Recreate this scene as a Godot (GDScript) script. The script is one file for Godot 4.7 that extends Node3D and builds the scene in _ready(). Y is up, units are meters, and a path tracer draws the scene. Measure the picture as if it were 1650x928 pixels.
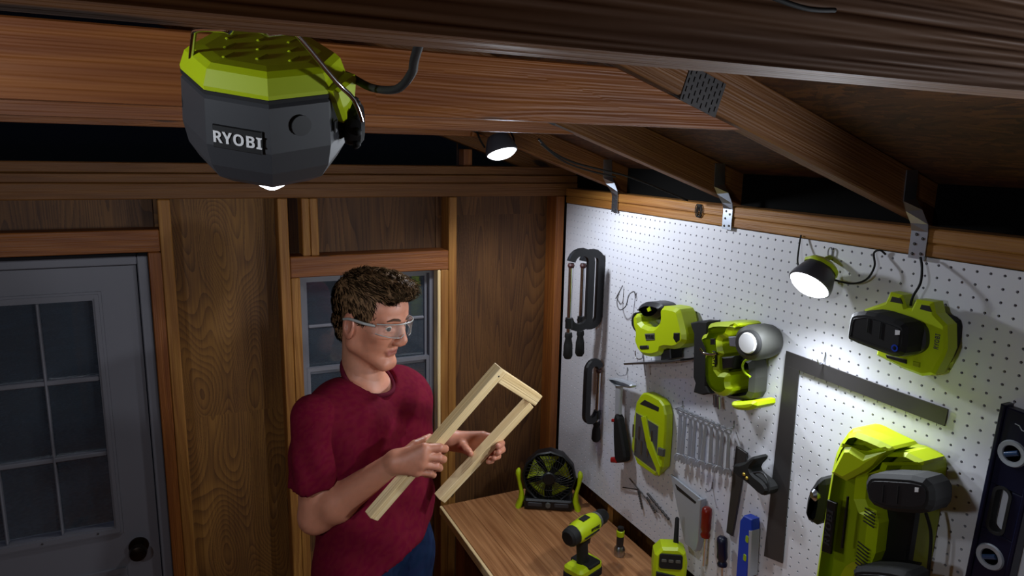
extends Node3D
# A garden shed workshop at night. Lengths in metres; E is the eye height above the floor. Positions are written relative to the eye: x along the back wall, y up, -z towards the back wall.

const E := 2.18
const WALL_X := 1.45     # face of the pegboard
const BACK_Z := -2.53    # face of the studs of the back wall
const PLY_Z := -2.62     # inner face of the plywood of the back wall
const FLOOR_Y := -2.18
const CHORD_Y := 0.048   # underside of the tie beams
const SLOPE := 0.337     # pitch of the roof
const RIDGE_X := -0.6

var taken := {}
var mats := {}
var rng := RandomNumberGenerator.new()

# outlines in millimetres: along the wall, up
const JIGSAW := {
	"body": [-159, 14, -140, 30, -120, 28, -114, 0, -44, 0, -16, 20, -8, 43, -14, 70, 2, 87, 75, 94, 89, 79, 115, 27, 122, -5, 82, -38, 13, -52, 8, -75, -42, -98, -95, -106, -120, -95, -143, -67, -138, -36, -152, -19],
	"motor": [-136, 44, -118, 65, -77, 85, -18, 91, 5, 84, 0, 55, -34, 29, -86, 19, -107, 34, -127, 37],
	"emblem": [-66, 62, -52, 73, -43, 61, -57, 53],
	"plate": [-77, -26, -25, -11, -21, -33, -67, -47],
	"patch": [72, 14, 100, 21, 102, -1, 86, -14, 72, -4],
	"support": [1, -63, 42, -47, 49, -78, -3, -98],
	"shoe": [-178, -157, 70, -76, 122, -57, 122, -63, 67, -85, -173, -162],
	"guard": [-153, -108, -148, -127, -131, -132, -111, -123, -108, -113],
	"grip": [-167, -18, -171, 6, -158, 28, -142, 32, -153, 6, -142, -37, -155, -30],
}
const NAILER := {
	"magazine": [-225, 76, -188, 91, -148, 98, -147, 66, -135, -98, -115, -115, -144, -130, -189, -136, -183, -104, -194, -89, -206, 47, -221, 66],
	"body": [-113, 100, -76, 117, 1, 133, 18, 127, -13, 110, -26, 82, -54, 71, -48, 43, -37, 30, -59, 19, -54, -26, -7, -15, -8, -49, 9, -58, -21, -89, -52, -95, -83, -86, -104, -66, -115, 4, -107, 15, -121, 32, -138, 49, -131, 64, -110, 74],
	"tank": [61, 95, 113, 109, 56, 135],
	"cap": [120, 118, 143, 124],
	"boot": [-51, 17, 39, 43, 55, 2, 56, -73, 7, -95, -49, -106, -57, -87, -35, -75, -44, -44],
	"label": [-12, 90, 47, 108, 53, 96, 46, 75, -3, 65],
	"trigger": [-43, 21, 6, 39, 5, 2, -36, -15],
	"emblem": [-78, 32, -59, 35, -54, -10, -71, -15],
	"hole": [-86, 65, -69, 70, -67, 53, -84, 48],
	"hook": [-121, 26, -102, 18, -72, 23, -50, 32],
	"lever": [52, 41, 37, 32, 31, 15, 43, 0, 62, -5],
	"foot": [3, -95, 32, -88, 95, -60, 98, -80, 71, -98, 35, -110, 7, -113],
	"prong": [-126, -131, -120, -158, -111, -130, -94, -160],
}
const UNIT := {
	"plate": [-121, 24, -99, 36, -70, 52, -62, 76, -33, 75, -20, 51, -8, 51, -1, 72, 36, 74, 45, 51, 71, 33, 79, -16, 74, -37, 60, -76, 34, -87, -8, -84, -76, -72, -75, -55],
	"hole1": [-53, 68, -33, 68, -26, 57, -56, 56],
	"hole2": [15, 64, 33, 65, 39, 53, 13, 54],
	"back": [17, 42, 51, 44, 68, 34, 71, -9, 61, -47, 40, -85, 11, -94, -34, -74, -45, 2],
	"battery": [-103, -26, -101, 19, -91, 30, -54, 41, 23, 35, 37, 24, 39, -26, 26, -40, 6, -43, -98, -35],
	"socket": [-10, 20, 20, 29, 39, 18, 45, -17, 34, -35, 5, -51, -26, -57, -43, 8],
	"slot": [-49, -62, 0, -60, 1, -69, -45, -69],
	"word": [57, 11, 60, -20],
	"g1": [-50, 25, -49, -5],
	"g2": [-20, 24, -19, -11],
	"mark": [14, 16, 25, 17, 25, 8, 15, 5],
	"ring": [18, -22, 26, -20],
	"button": [15, -59, 30, -58, 31, -69, 16, -69],
}
const TOOL := {
	"base": [-105, 124, -43, 136, 12, 132, 36, 136, 76, 131, 82, 101, 81, 2, 78, -134, 71, -231, -116, -357, -133, -110],
	"panel": [-9, 76, 88, 115, 91, 12, 90, -121, 10, -170, 4, -17],
	"column": [-82, 107, -53, 166, -34, 171, 7, 167, 59, 164, 38, 149, 7, 100, -2, 72, 1, 8, 38, 10, 41, -114, 2, -146, -11, -183, -5, -262, -99, -325, -98, -196, -90, 44],
	"cap": [-64, 120, -38, 171, 21, 174, 69, 171, 53, 159, 7, 129, -41, 129],
	"brow": [-44, 129, -27, 137, 8, 132, 56, 162, 26, 117, 12, 99, -30, 56, -69, 58],
	"rim": [11, 106, 38, 147, 82, 165, 118, 162, 116, 152, 42, 119, 38, 102, -2, 78],
	"slot": [-32, 16, -28, 16, -27, -109, -32, -110],
	"label": [-79, -15, -55, -12, -54, -138, -79, -144],
	"knob": [-178, -124, -176, -58, -150, -1, -132, -2, -125, -56, -131, -123],
	"bit": [-146, -49, -137, -44],
	"battery": [52, 97, 59, 119, 73, 130, 167, 167, 192, 156, 197, 123, 187, 99, 109, 65, 67, 62],
	"battery_low": [48, -105, 58, -87, 118, -53, 174, -32, 178, -63, 72, -130],
	"cord": [109, 36, 122, -11, 124, -57, 131, -109],
	"vent1": [12, 11, 45, 12],
	"vent2": [11, -76, 43, -74],
	"mark": [183, 151, 191, 155, 191, 144, 184, 141],
}
const CASE := {
	"case": [-80, 78, -45, 134, -11, 148, 77, 145, 101, 94, 98, -132, -86, -132],
	"win": [-71, 59, 66, 56, 70, -117, -70, -110],
	"band": [-30, 52, -3, 66, 24, 1, 93, -80, 90, -116, 14, -42],
	"handle": [-48, 94, -22, 118, 60, 119, 58, 103],
	"latch": [75, -18, 108, -12, 106, -39, 75, -46],
}
const HAMMER := {
	"head": [-61, 125, -17, 138, 60, 149, 97, 149, 91, 134, 47, 124, 2, 110, -31, 113],
	"shaft": [-13, 114, 21, 120, 22, 9, -6, -1],
	"grip": [-9, -3, 22, 10, 47, -47, 81, -128, 80, -152, 17, -184, 0, -95],
	"hook": [-8, 105, -13, 164],
}
const RULER := {
	"blade": [-24, 137, 21, 134, 11, 39, -8, -147, -33, -147],
	"clip": [15, 106, 52, 122, 91, 165, 108, 161, 82, 124, 91, 110, 134, 104, 152, 90, 146, 70, 125, 63, 72, 76, 22, 79],
	"loop": [88, 110, 123, 126, 146, 111, 152, 85],
}
const TRIANGLE := {
	"tri": [-58, 70, 104, 57, 107, -96, 88, -134, 39, -134],
	"slot": [-30, 48, 79, 36, 75, 27, -18, 33],
	"fence": [98, 56, 114, 63, 117, -79, 108, -121],
}
const DRIVERS := {
	"red": [-40, 42, -20, 54, -7, 46, -9, 13, -11, -21, -13, -45, -43, -61, -45, -13],
	"redshaft": [-30, -54, -30, -148],
	"blue": [32, -20, 55, -4, 68, -7, 70, -47, 65, -89, 67, -104, 31, -122, 28, -65],
	"blueshaft": [48, -112, 44, -167],
}
const TORPEDO := {
	"body": [-29, 75, -16, 99, 17, 103, 22, 66, 17, -121, -24, -135],
	"edge": [23, 72, 30, -70, 22, -75, 11, 66],
}

# ---------------------------------------------------------------- mesh tools
class MB:
	var st := SurfaceTool.new()
	var group := 0
	var shift := Vector2.ZERO
	func _init() -> void:
		st.begin(Mesh.PRIMITIVE_TRIANGLES)
	func next() -> void:
		group += 1
		st.set_smooth_group(group)
	func flat() -> void:
		st.set_smooth_group(0xFFFFFFFF)
	# a, b, c counter-clockwise seen from outside
	func tri(a: Vector3, b: Vector3, c: Vector3, ua := Vector2.ZERO, ub := Vector2.ZERO, uc := Vector2.ZERO) -> void:
		if (b - a).cross(c - a).length_squared() < 1e-16:
			return
		st.set_uv(ua + shift); st.add_vertex(a)
		st.set_uv(uc + shift); st.add_vertex(c)
		st.set_uv(ub + shift); st.add_vertex(b)
	func quad(a: Vector3, b: Vector3, c: Vector3, d: Vector3) -> void:
		tri(a, b, c); tri(a, c, d)
	func uvof(p: Vector3, n: Vector3, grain: int) -> Vector2:
		var m := n.abs().max_axis_index()
		if m == grain:
			return Vector2(p[(grain + 1) % 3], p[(grain + 2) % 3])
		var o := 3 - m - grain
		return Vector2(p[grain], p[o] + p[m] * 0.7)
	func face(pts: Array, mid: Vector3, grain: int, xf: Transform3D) -> void:
		var n: Vector3 = (pts[1] - pts[0]).cross(pts[2] - pts[0])
		var c := Vector3.ZERO
		for p in pts: c += p / pts.size()
		if n.dot(c - mid) < 0:
			pts.reverse(); n = -n
		var u := []
		for p in pts: u.append(uvof(p, n, grain))
		for i in range(1, pts.size() - 1):
			tri(xf * pts[0], xf * pts[i], xf * pts[i + 1], u[0], u[i], u[i + 1])
	# a box with chamfered edges; grain is the axis that the wood grain follows
	func box(size: Vector3, bevel := 0.002, xf := Transform3D.IDENTITY, grain := -1) -> void:
		if grain < 0: grain = size.max_axis_index()
		flat()
		var h := size / 2
		var b := minf(bevel, minf(h.x, minf(h.y, h.z)) * 0.9)
		for ax in 3:
			var a1 := (ax + 1) % 3
			var a2 := (ax + 2) % 3
			for s in [-1, 1]:
				var pts := []
				for q in [[-1, -1], [1, -1], [1, 1], [-1, 1]]:
					var p := Vector3.ZERO
					p[ax] = s * h[ax]; p[a1] = q[0] * (h[a1] - b); p[a2] = q[1] * (h[a2] - b)
					pts.append(p)
				face(pts, Vector3.ZERO, grain, xf)
			for s1 in [-1, 1]:
				for s2 in [-1, 1]:
					var pts := []
					for q in [[-1, 0], [1, 0], [1, 1], [-1, 1]]:
						var p := Vector3.ZERO
						p[ax] = q[0] * (h[ax] - b)
						p[a1] = s1 * (h[a1] - (b if q[1] else 0.0)); p[a2] = s2 * (h[a2] - (0.0 if q[1] else b))
						pts.append(p)
					face(pts, Vector3.ZERO, grain, xf)
		for sx in [-1, 1]:
			for sy in [-1, 1]:
				for sz in [-1, 1]:
					face([Vector3(sx * h.x, sy * (h.y - b), sz * (h.z - b)), Vector3(sx * (h.x - b), sy * h.y, sz * (h.z - b)), Vector3(sx * (h.x - b), sy * (h.y - b), sz * h.z)], Vector3.ZERO, grain, xf)
	# profile: Vector2(radius, height) from the bottom up round the y axis
	func lathe(prof: Array, segs := 20, xf := Transform3D.IDENTITY, hard := 0.6) -> void:
		next()
		for j in prof.size() - 1:
			if j > 0:
				var d0: Vector2 = prof[j] - prof[j - 1]
				var d1: Vector2 = prof[j + 1] - prof[j]
				if absf(d0.angle_to(d1)) > hard: next()
			for i in segs:
				var a := TAU * i / segs
				var b := TAU * (i + 1) / segs
				var p0: Vector2 = prof[j]
				var p1: Vector2 = prof[j + 1]
				quad(xf * Vector3(p0.x * cos(a), p0.y, p0.x * sin(a)), xf * Vector3(p1.x * cos(a), p1.y, p1.x * sin(a)), xf * Vector3(p1.x * cos(b), p1.y, p1.x * sin(b)), xf * Vector3(p0.x * cos(b), p0.y, p0.x * sin(b)))
	func tube(pts: Array, r: float, segs := 8, closed := false, radii := []) -> void:
		next()
		var n := pts.size()
		var rings := []
		var up := Vector3.ZERO
		for i in n:
			var t: Vector3
			if closed: t = pts[(i + 1) % n] - pts[(i + n - 1) % n]
			else: t = pts[mini(i + 1, n - 1)] - pts[maxi(i - 1, 0)]
			t = t.normalized()
			if up == Vector3.ZERO:
				up = t.cross(Vector3(0.31, 0.83, 0.46)).normalized()
			up = (up - t * up.dot(t)).normalized()
			var side := t.cross(up)
			var ring := []
			var rr: float = radii[i] if radii else r
			for k in segs:
				var a := TAU * k / segs
				ring.append(pts[i] + (up * cos(a) + side * sin(a)) * rr)
			rings.append(ring)
		var last := n if closed else n - 1
		for i in last:
			var A: Array = rings[i]
			var B: Array = rings[(i + 1) % n]
			for k in segs:
				var l := (k + 1) % segs
				quad(A[k], A[l], B[l], B[k])
		if not closed:
			flat()
			for k in range(1, segs - 1):
				tri(rings[0][0], rings[0][k + 1], rings[0][k])
				tri(rings[n - 1][0], rings[n - 1][k], rings[n - 1][k + 1])
	# an outline in the xy plane, extruded from z0 to z1, front edge chamfered by b
	func prism(poly: PackedVector2Array, z0: float, z1: float, b := 0.0, xf := Transform3D.IDENTITY, both := false) -> void:
		flat()
		var p := ccw(poly)
		var n := p.size()
		var q := inset(p, b) if b > 0 else p
		var zb := z0 + (b if both else 0.0)
		var zf := z1 - b
		var run := 0.0
		for i in n:
			var j := (i + 1) % n
			var far := run + p[i].distance_to(p[j])
			tri(xf * v3(p[i], zb), xf * v3(p[j], zb), xf * v3(p[j], zf), Vector2(run, zb), Vector2(far, zb), Vector2(far, zf))
			tri(xf * v3(p[i], zb), xf * v3(p[j], zf), xf * v3(p[i], zf), Vector2(run, zb), Vector2(far, zf), Vector2(run, zf))
			run = far
			if b > 0:
				quad(xf * v3(p[i], zf), xf * v3(p[j], zf), xf * v3(q[j], z1), xf * v3(q[i], z1))
				if both: quad(xf * v3(q[i], z0), xf * v3(q[j], z0), xf * v3(p[j], zb), xf * v3(p[i], zb))
		cap(q, z1, true, xf)
		cap(q if both else p, z0, false, xf)
	func cap(p: PackedVector2Array, z: float, front: bool, xf: Transform3D) -> void:
		var t := Geometry2D.triangulate_polygon(p)
		for i in range(0, t.size(), 3):
			var a := p[t[i]]
			var b := p[t[i + 1]]
			var c := p[t[i + 2]]
			if ((b - a).cross(c - a) > 0) != front:
				var s := b; b = c; c = s
			tri(xf * v3(a, z), xf * v3(b, z), xf * v3(c, z), a, b, c)
	# a frame between two outlines with as many points each
	func ring(outer: PackedVector2Array, inner: PackedVector2Array, z0: float, z1: float, xf := Transform3D.IDENTITY) -> void:
		flat()
		var n := outer.size()
		for i in n:
			var j := (i + 1) % n
			quad(xf * v3(outer[i], z0), xf * v3(outer[j], z0), xf * v3(outer[j], z1), xf * v3(outer[i], z1))
			quad(xf * v3(inner[j], z0), xf * v3(inner[i], z0), xf * v3(inner[i], z1), xf * v3(inner[j], z1))
			quad(xf * v3(outer[i], z1), xf * v3(outer[j], z1), xf * v3(inner[j], z1), xf * v3(inner[i], z1))
			quad(xf * v3(outer[j], z0), xf * v3(outer[i], z0), xf * v3(inner[i], z0), xf * v3(inner[j], z0))
	# skin over loops with as many points each
	func loft(loops: Array, smooth := false, ends := true) -> void:
		if smooth: next()
		else: flat()
		var n: int = loops[0].size()
		for k in loops.size() - 1:
			for i in n:
				var j := (i + 1) % n
				quad(loops[k][i], loops[k][j], loops[k + 1][j], loops[k + 1][i])
		if ends:
			flat()
			for e in [0, loops.size() - 1]:
				var c := Vector3.ZERO
				for p in loops[e]: c += p / n
				for i in n:
					var j := (i + 1) % n
					if e == 0: tri(c, loops[e][j], loops[e][i])
					else: tri(c, loops[e][i], loops[e][j])
	func ball(c: Vector3, r: Vector3, segs := 16) -> void:
		var prof := []
		for i in segs / 2 + 1:
			var a := PI * i / (segs / 2) - PI / 2
			prof.append(Vector2(cos(a), sin(a)))
		lathe(prof, segs, Transform3D(Basis.from_scale(r), c), 9.0)
	static func v3(p: Vector2, z: float) -> Vector3:
		return Vector3(p.x, p.y, z)
	static func ccw(poly: PackedVector2Array) -> PackedVector2Array:
		var a := 0.0
		for i in poly.size(): a += poly[i].cross(poly[(i + 1) % poly.size()])
		var p := poly.duplicate()
		if a < 0: p.reverse()
		return p
	static func inset(p: PackedVector2Array, b: float) -> PackedVector2Array:
		var q := PackedVector2Array()
		var n := p.size()
		for i in n:
			var d0 := (p[i] - p[(i + n - 1) % n]).normalized()
			var d1 := (p[(i + 1) % n] - p[i]).normalized()
			var n0 := Vector2(-d0.y, d0.x)
			var n1 := Vector2(-d1.y, d1.x)
			q.append(p[i] + (n0 + n1) / maxf(1.0 + n0.dot(n1), 0.45) * b)
		return q
	func mesh() -> ArrayMesh:
		st.generate_normals()
		return st.commit()

func rrect(w: float, h: float, r: float, n := 4, c := Vector2.ZERO) -> PackedVector2Array:
	var p := PackedVector2Array()
	for k in 4:
		var cx := (w / 2 - r) * (1 if k in [0, 3] else -1)
		var cy := (h / 2 - r) * (1 if k < 2 else -1)
		for i in n + 1:
			var a := PI / 2 * (k + float(i) / n)
			p.append(c + Vector2(cx + r * cos(a), cy + r * sin(a)))
	return p
func ngon(r: float, n: int, c := Vector2.ZERO, turn := 0.0) -> PackedVector2Array:
	var p := PackedVector2Array()
	for i in n: p.append(c + Vector2.from_angle(TAU * i / n + turn) * r)
	return p
func outline(d: Array) -> PackedVector2Array:
	var p := PackedVector2Array()
	for i in range(0, d.size(), 2): p.append(Vector2(d[i], d[i + 1]) * 0.001)
	return p
func path3(d: Array, z: float) -> Array:
	var p := []
	for q in outline(d): p.append(Vector3(q.x, q.y, z))
	return p
# corners rounded by cutting each one twice
func soft(p: PackedVector2Array, times := 1) -> PackedVector2Array:
	for t in times:
		var q := PackedVector2Array()
		for i in p.size():
			var a := p[i]
			var b := p[(i + 1) % p.size()]
			q.append(a.lerp(b, 0.22)); q.append(a.lerp(b, 0.78))
		p = q
	return p
func curve(pts: Array, steps := 6) -> Array:
	var c := Curve3D.new()
	for i in pts.size():
		var t: Vector3 = (pts[mini(i + 1, pts.size() - 1)] - pts[maxi(i - 1, 0)]) / 6.0
		c.add_point(pts[i], -t, t)
	var o := []
	for i in pts.size() - 1:
		for k in steps: o.append(c.sample(i, float(k) / steps))
	o.append(pts[-1])
	return o
func along(dir: Vector3, at := Vector3.ZERO) -> Transform3D:
	# y axis of the result points along dir
	var y := dir.normalized()
	var x := y.cross(Vector3(0.13, 0.21, 0.97)).normalized()
	return Transform3D(Basis(x, y, x.cross(y)), at)

# ---------------------------------------------------------------- nodes
func numbered(called: String) -> String:
	if not taken.has(called):
		taken[called] = 0
		return called
	taken[called] += 1
	return "%s_%03d" % [called, taken[called]]
func tag(o: Node3D, label: String, category: String, group := "") -> void:
	o.set_meta("label", label); o.set_meta("category", category)
	if group: o.set_meta("group", group)
func thing(called: String, label: String, category: String, at: Vector3, basis := Basis.IDENTITY, group := "") -> Node3D:
	var o := Node3D.new()
	o.name = numbered(called)
	add_child(o, true)
	o.transform = Transform3D(basis, at + Vector3(0, E, 0))
	tag(o, label, category, group)
	return o
# a thing on the pegboard: x along the wall towards the door side of the shed, y up, z out of the board
func on_wall(called: String, label: String, category: String, z: float, y: float, group := "") -> Node3D:
	return thing(called, label, category, Vector3(WALL_X, y, z), Basis(Vector3.UP, -PI / 2), group)
func part(mb: MB, called: String, m: Material, parent: Node3D, at := Vector3.ZERO, label := "") -> MeshInstance3D:
	var o := MeshInstance3D.new()
	o.name = called
	o.mesh = mb.mesh()
	o.material_override = m
	o.cast_shadow = GeometryInstance3D.SHADOW_CASTING_SETTING_ON
	parent.add_child(o, true)
	o.position = at
	if label: o.set_meta("label", label)
	return o
func single(mb: MB, called: String, m: Material, at: Vector3, label: String, category: String, basis := Basis.IDENTITY, group := "") -> MeshInstance3D:
	var o := part(mb, numbered(called), m, self)
	o.transform = Transform3D(basis, at + Vector3(0, E, 0))
	tag(o, label, category, group)
	return o
func shell(called: String, at := Vector3.ZERO) -> Node3D:
	var o := Node3D.new()
	o.name = called
	add_child(o, true)
	o.position = at + Vector3(0, E, 0)
	o.set_meta("kind", "structure")
	return o
# a sawn board as a part: from corner a to corner b, with its own stretch of grain
func board(called: String, a: Vector3, b: Vector3, m: Material, parent: Node3D, bevel := 0.003, grain := -1) -> MeshInstance3D:
	var mb := MB.new()
	mb.shift = Vector2(rng.randf() * 3, rng.randf() * 3)
	mb.box((b - a).abs(), bevel, Transform3D.IDENTITY, grain)
	return part(mb, called, m, parent, (a + b) / 2)
func print_text(words: String, height: float, m: Material, parent: Node3D, xf: Transform3D, called := "lettering", wide := 1.0) -> void:
	var f := SystemFont.new()
	f.font_names = PackedStringArray(["Droid Sans"])
	f.font_weight = 700
	var t := TextMesh.new()
	t.text = words
	t.font = f
	t.font_size = 32
	t.pixel_size = height / 23.0
	t.depth = 0.0012
	var o := MeshInstance3D.new()
	o.name = called
	o.mesh = t
	o.material_override = m
	parent.add_child(o, true)
	o.transform = xf * Transform3D(Basis.from_scale(Vector3(wide, 1, 1)), Vector3.ZERO)

# ---------------------------------------------------------------- materials
func pm(key: String, c: Color, rough := 0.5, metal := 0.0) -> StandardMaterial3D:
	if mats.has(key): return mats[key]
	var m := StandardMaterial3D.new()
	m.resource_name = key
	m.albedo_color = c
	m.roughness = rough
	m.metallic = metal
	if rough >= 0.85: m.metallic_specular = 0.2
	mats[key] = m
	return m
func noise(seed_: int, freq: float, octaves := 3, type := FastNoiseLite.TYPE_SIMPLEX_SMOOTH) -> FastNoiseLite:
	var n := FastNoiseLite.new()
	n.seed = seed_
	n.frequency = freq
	n.noise_type = type
	n.fractal_type = FastNoiseLite.FRACTAL_FBM if octaves > 1 else FastNoiseLite.FRACTAL_NONE
	n.fractal_octaves = octaves
	return n
func textured(key: String, img: Image, rough: float, scale: Vector2, bump: Image = null, relief := 0.0) -> StandardMaterial3D:
	var m := pm(key, Color.WHITE, rough)
	img.generate_mipmaps()
	m.albedo_texture = ImageTexture.create_from_image(img)
	m.uv1_scale = Vector3(scale.x, scale.y, 1)
	if bump:
		m.normal_enabled = true
		bump.bump_map_to_normal_map(relief)
		bump.generate_mipmaps()
		m.normal_texture = ImageTexture.create_from_image(bump)
	return m
# sawn softwood: streaks along x, a few knots; covers 2.4 m by 0.4 m
func pine(key: String, seed_: int, light: Color, dark: Color, rough := 0.62, knots := 5, contrast := 1.0) -> StandardMaterial3D:
	var w := 1024
	var h := 256
	var img := Image.create(w, h, false, Image.FORMAT_RGB8)
	var bmp := Image.create(w, h, false, Image.FORMAT_RGB8)
	var n1 := noise(seed_, 0.01, 3)
	var n2 := noise(seed_ + 1, 0.05, 2)
	var n3 := noise(seed_ + 2, 0.01, 2)
	var r := RandomNumberGenerator.new()
	r.seed = seed_
	var ks := []
	for i in knots: ks.append(Vector3(60 + r.randf() * (w - 260), 40 + r.randf() * (h - 80), 5 + r.randf() * 6))
	var fade := 160
	for y in h:
		for x in w:
			var fy := float(y)
			var kd := 0.0
			var mixed := maxf(0.0, float(x - (w - fade)) / fade)   # the last stretch runs over into the start of the next repeat
			for k in ks:
				var dx: float = (x - k.x) / 2.2
				var dy: float = y - k.y
				var d2: float = dx * dx + dy * dy
				if d2 < k.z * k.z * 40:
					fy += dy * k.z * k.z * 1.6 / (d2 + k.z * k.z)
					kd = maxf(kd, 1.0 - d2 / (k.z * k.z * 1.1))
			var phase := (fy + n3.get_noise_2d(x * 0.3, fy) * 16.0) * 0.33 + n1.get_noise_2d(x * 0.15, fy * 2.0) * 5.0
			var fine := n2.get_noise_2d(x * 0.12, fy * 7.0)
			var broad := n1.get_noise_2d(x * 0.4 + 400, fy * 1.5)
			if mixed > 0:
				var px := x - w
				phase = lerpf(phase, (fy + n3.get_noise_2d(px * 0.3, fy) * 16.0) * 0.33 + n1.get_noise_2d(px * 0.15, fy * 2.0) * 5.0, mixed)
				fine = lerpf(fine, n2.get_noise_2d(px * 0.12, fy * 7.0), mixed)
				broad = lerpf(broad, n1.get_noise_2d(px * 0.4 + 400, fy * 1.5), mixed)
			var ring := 0.5 + 0.5 * sin(phase)
			var t := clampf(0.5 + contrast * ((ring - 0.5) * 0.42 + fine * 0.42 + broad * 0.5), 0, 1)
			var c := light.lerp(dark, t)
			if kd > 0: c = c.lerp(dark * 0.42, clampf(kd * 1.6, 0, 0.92))
			img.set_pixel(x, y, c)
			var g := 0.5 + fine * 0.4 - ring * 0.15
			bmp.set_pixel(x, y, Color(g, g, g))
	return textured(key, img, rough, Vector2(1 / 2.4, 1 / 0.4), bmp, 1.2)
# rotary-cut plywood: broad cathedral figure along x; covers 1.6 m by 1.2 m
func plywood(key: String, seed_: int, light: Color, dark: Color, stretch := 0.22) -> StandardMaterial3D:
	var w := 768
	var h := 768
	var img := Image.create(w, h, false, Image.FORMAT_RGB8)
	var n1 := noise(seed_, 0.0042, 2)
	var n2 := noise(seed_ + 1, 0.06, 2)
	var n3 := noise(seed_ + 2, 0.008, 2)
	for y in h:
		for x in w:
			var f := n1.get_noise_2d(x * stretch * 2.2, y * 1.25) * 17.0 + n3.get_noise_2d(x * stretch, y) * 1.5
			var ring := f - floorf(f)
			ring = ring * ring
			var fine := n2.get_noise_2d(x * 0.1, y * 4.0)
			var broad := n3.get_noise_2d(x * 0.5 + 300, y * 0.8)
			img.set_pixel(x, y, light.lerp(dark, clampf(0.18 + ring * 0.62 + fine * 0.3 + broad * 0.45, 0, 1)))
	return textured(key, img, 0.66, Vector2(1 / 1.6, 1 / 1.2))
# pressed flakes; covers 0.9 m square
func flakes(key: String, light: Color, dark: Color) -> StandardMaterial3D:
	var s := 640
	var img := Image.create(s, s, false, Image.FORMAT_RGB8)
	img.fill(light.lerp(dark, 0.5))
	var r := RandomNumberGenerator.new()
	r.seed = 77
	for i in 5200:
		var c := light.lerp(dark, r.randf())
		var p := Vector2(r.randf(), r.randf()) * s
		var d := Vector2.from_angle(r.randfn(0, 0.35))
		var l := r.randf_range(20, 65)
		var wd := r.randf_range(3, 11)
		for a in int(l):
			for b in int(wd):
				var q := p + d * a + Vector2(-d.y, d.x) * b
				img.set_pixel(posmod(int(q.x), s), posmod(int(q.y), s), c.lerp(dark, 0.18 * absf(sin(b * 2.1))))
	return textured(key, img, 0.7, Vector2(1 / 0.9, 1 / 0.9))
func make_materials() -> void:
	pine("lumber", 3, Color(0.67, 0.47, 0.205), Color(0.50, 0.305, 0.105), 0.62, 5, 0.8)
	pine("lumber_red", 11, Color(0.58, 0.345, 0.125), Color(0.43, 0.22, 0.06), 0.55, 5, 0.8)
	pine("lumber_brown", 17, Color(0.50, 0.32, 0.125), Color(0.365, 0.21, 0.065), 0.62, 4, 0.55)
	pine("clear_pine", 21, Color(0.95, 0.86, 0.68), Color(0.87, 0.73, 0.50), 0.55, 0, 0.7)
	pine("bench_wood", 31, Color(0.74, 0.53, 0.35), Color(0.52, 0.33, 0.19), 0.40, 0, 0.85)
	plywood("plywood", 5, Color(0.54, 0.37, 0.15), Color(0.32, 0.19, 0.06))
	plywood("plywood_streaked", 9, Color(0.43, 0.28, 0.13), Color(0.25, 0.14, 0.05), 0.05)
	flakes("flakeboard", Color(0.42, 0.26, 0.11), Color(0.22, 0.11, 0.04))
	pm("lime", Color(0.70, 0.78, 0.03), 0.42)
	pm("lime_dark", Color(0.60, 0.66, 0.03), 0.5)
	pm("charcoal", Color(0.20, 0.205, 0.22), 0.5)
	pm("black", Color(0.045, 0.045, 0.05), 0.45)
	pm("rubber", Color(0.035, 0.035, 0.038), 0.75)
	pm("graphite", Color(0.13, 0.13, 0.14), 0.4)
	pm("tool_grey", Color(0.33, 0.33, 0.31), 0.5)
	pm("steel", Color(0.66, 0.67, 0.70), 0.28, 1.0)
	pm("chrome", Color(0.82, 0.82, 0.84), 0.12, 1.0)
	pm("satin_steel", Color(0.74, 0.76, 0.79), 0.3, 0.35)
	pm("galvanized", Color(0.72, 0.75, 0.80), 0.35, 1.0)
	pm("dull_steel", Color(0.30, 0.29, 0.29), 0.5, 0.6)
	pm("aluminium", Color(0.70, 0.73, 0.77), 0.4, 0.3)
	pm("board_white", Color(0.86, 0.86, 0.885), 0.5)
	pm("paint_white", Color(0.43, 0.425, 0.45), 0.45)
	pm("white", Color(0.9, 0.9, 0.9), 0.5)
	pm("red", Color(0.62, 0.07, 0.08), 0.45)
	pm("amber", Color(0.48, 0.10, 0.05), 0.3)
	pm("blue", Color(0.04, 0.24, 0.72), 0.4)
	pm("navy", Color(0.035, 0.05, 0.16), 0.4)
	pm("mirror_grey", Color(0.55, 0.56, 0.60), 0.35, 0.5)
	pm("vial", Color(0.60, 0.72, 0.10), 0.2)
	pm("bronze", Color(0.16, 0.12, 0.09), 0.3, 0.8)
	pm("lettering_white", Color(0.92, 0.92, 0.92), 0.5)
	pm("chamber_grey", Color(0.21, 0.21, 0.195), 0.5)
	pm("black_mesh", Color(0.03, 0.028, 0.026), 0.9)
	pm("dark_board", Color(0.10, 0.075, 0.06), 0.8)
	var g := pm("pane_glass", Color(0.75, 0.82, 0.9, 0.04), 0.03)
	g.transparency = BaseMaterial3D.TRANSPARENCY_ALPHA
	var c := pm("clear_plastic", Color(0.9, 0.93, 0.92, 0.05), 0.05)
	c.transparency = BaseMaterial3D.TRANSPARENCY_ALPHA
	var e := pm("lamp_face", Color(0.95, 0.97, 1.0), 0.3)
	e.emission_enabled = true
	e.emission = Color(0.95, 0.97, 1.0)
	e.emission_energy_multiplier = 4.0


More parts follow.
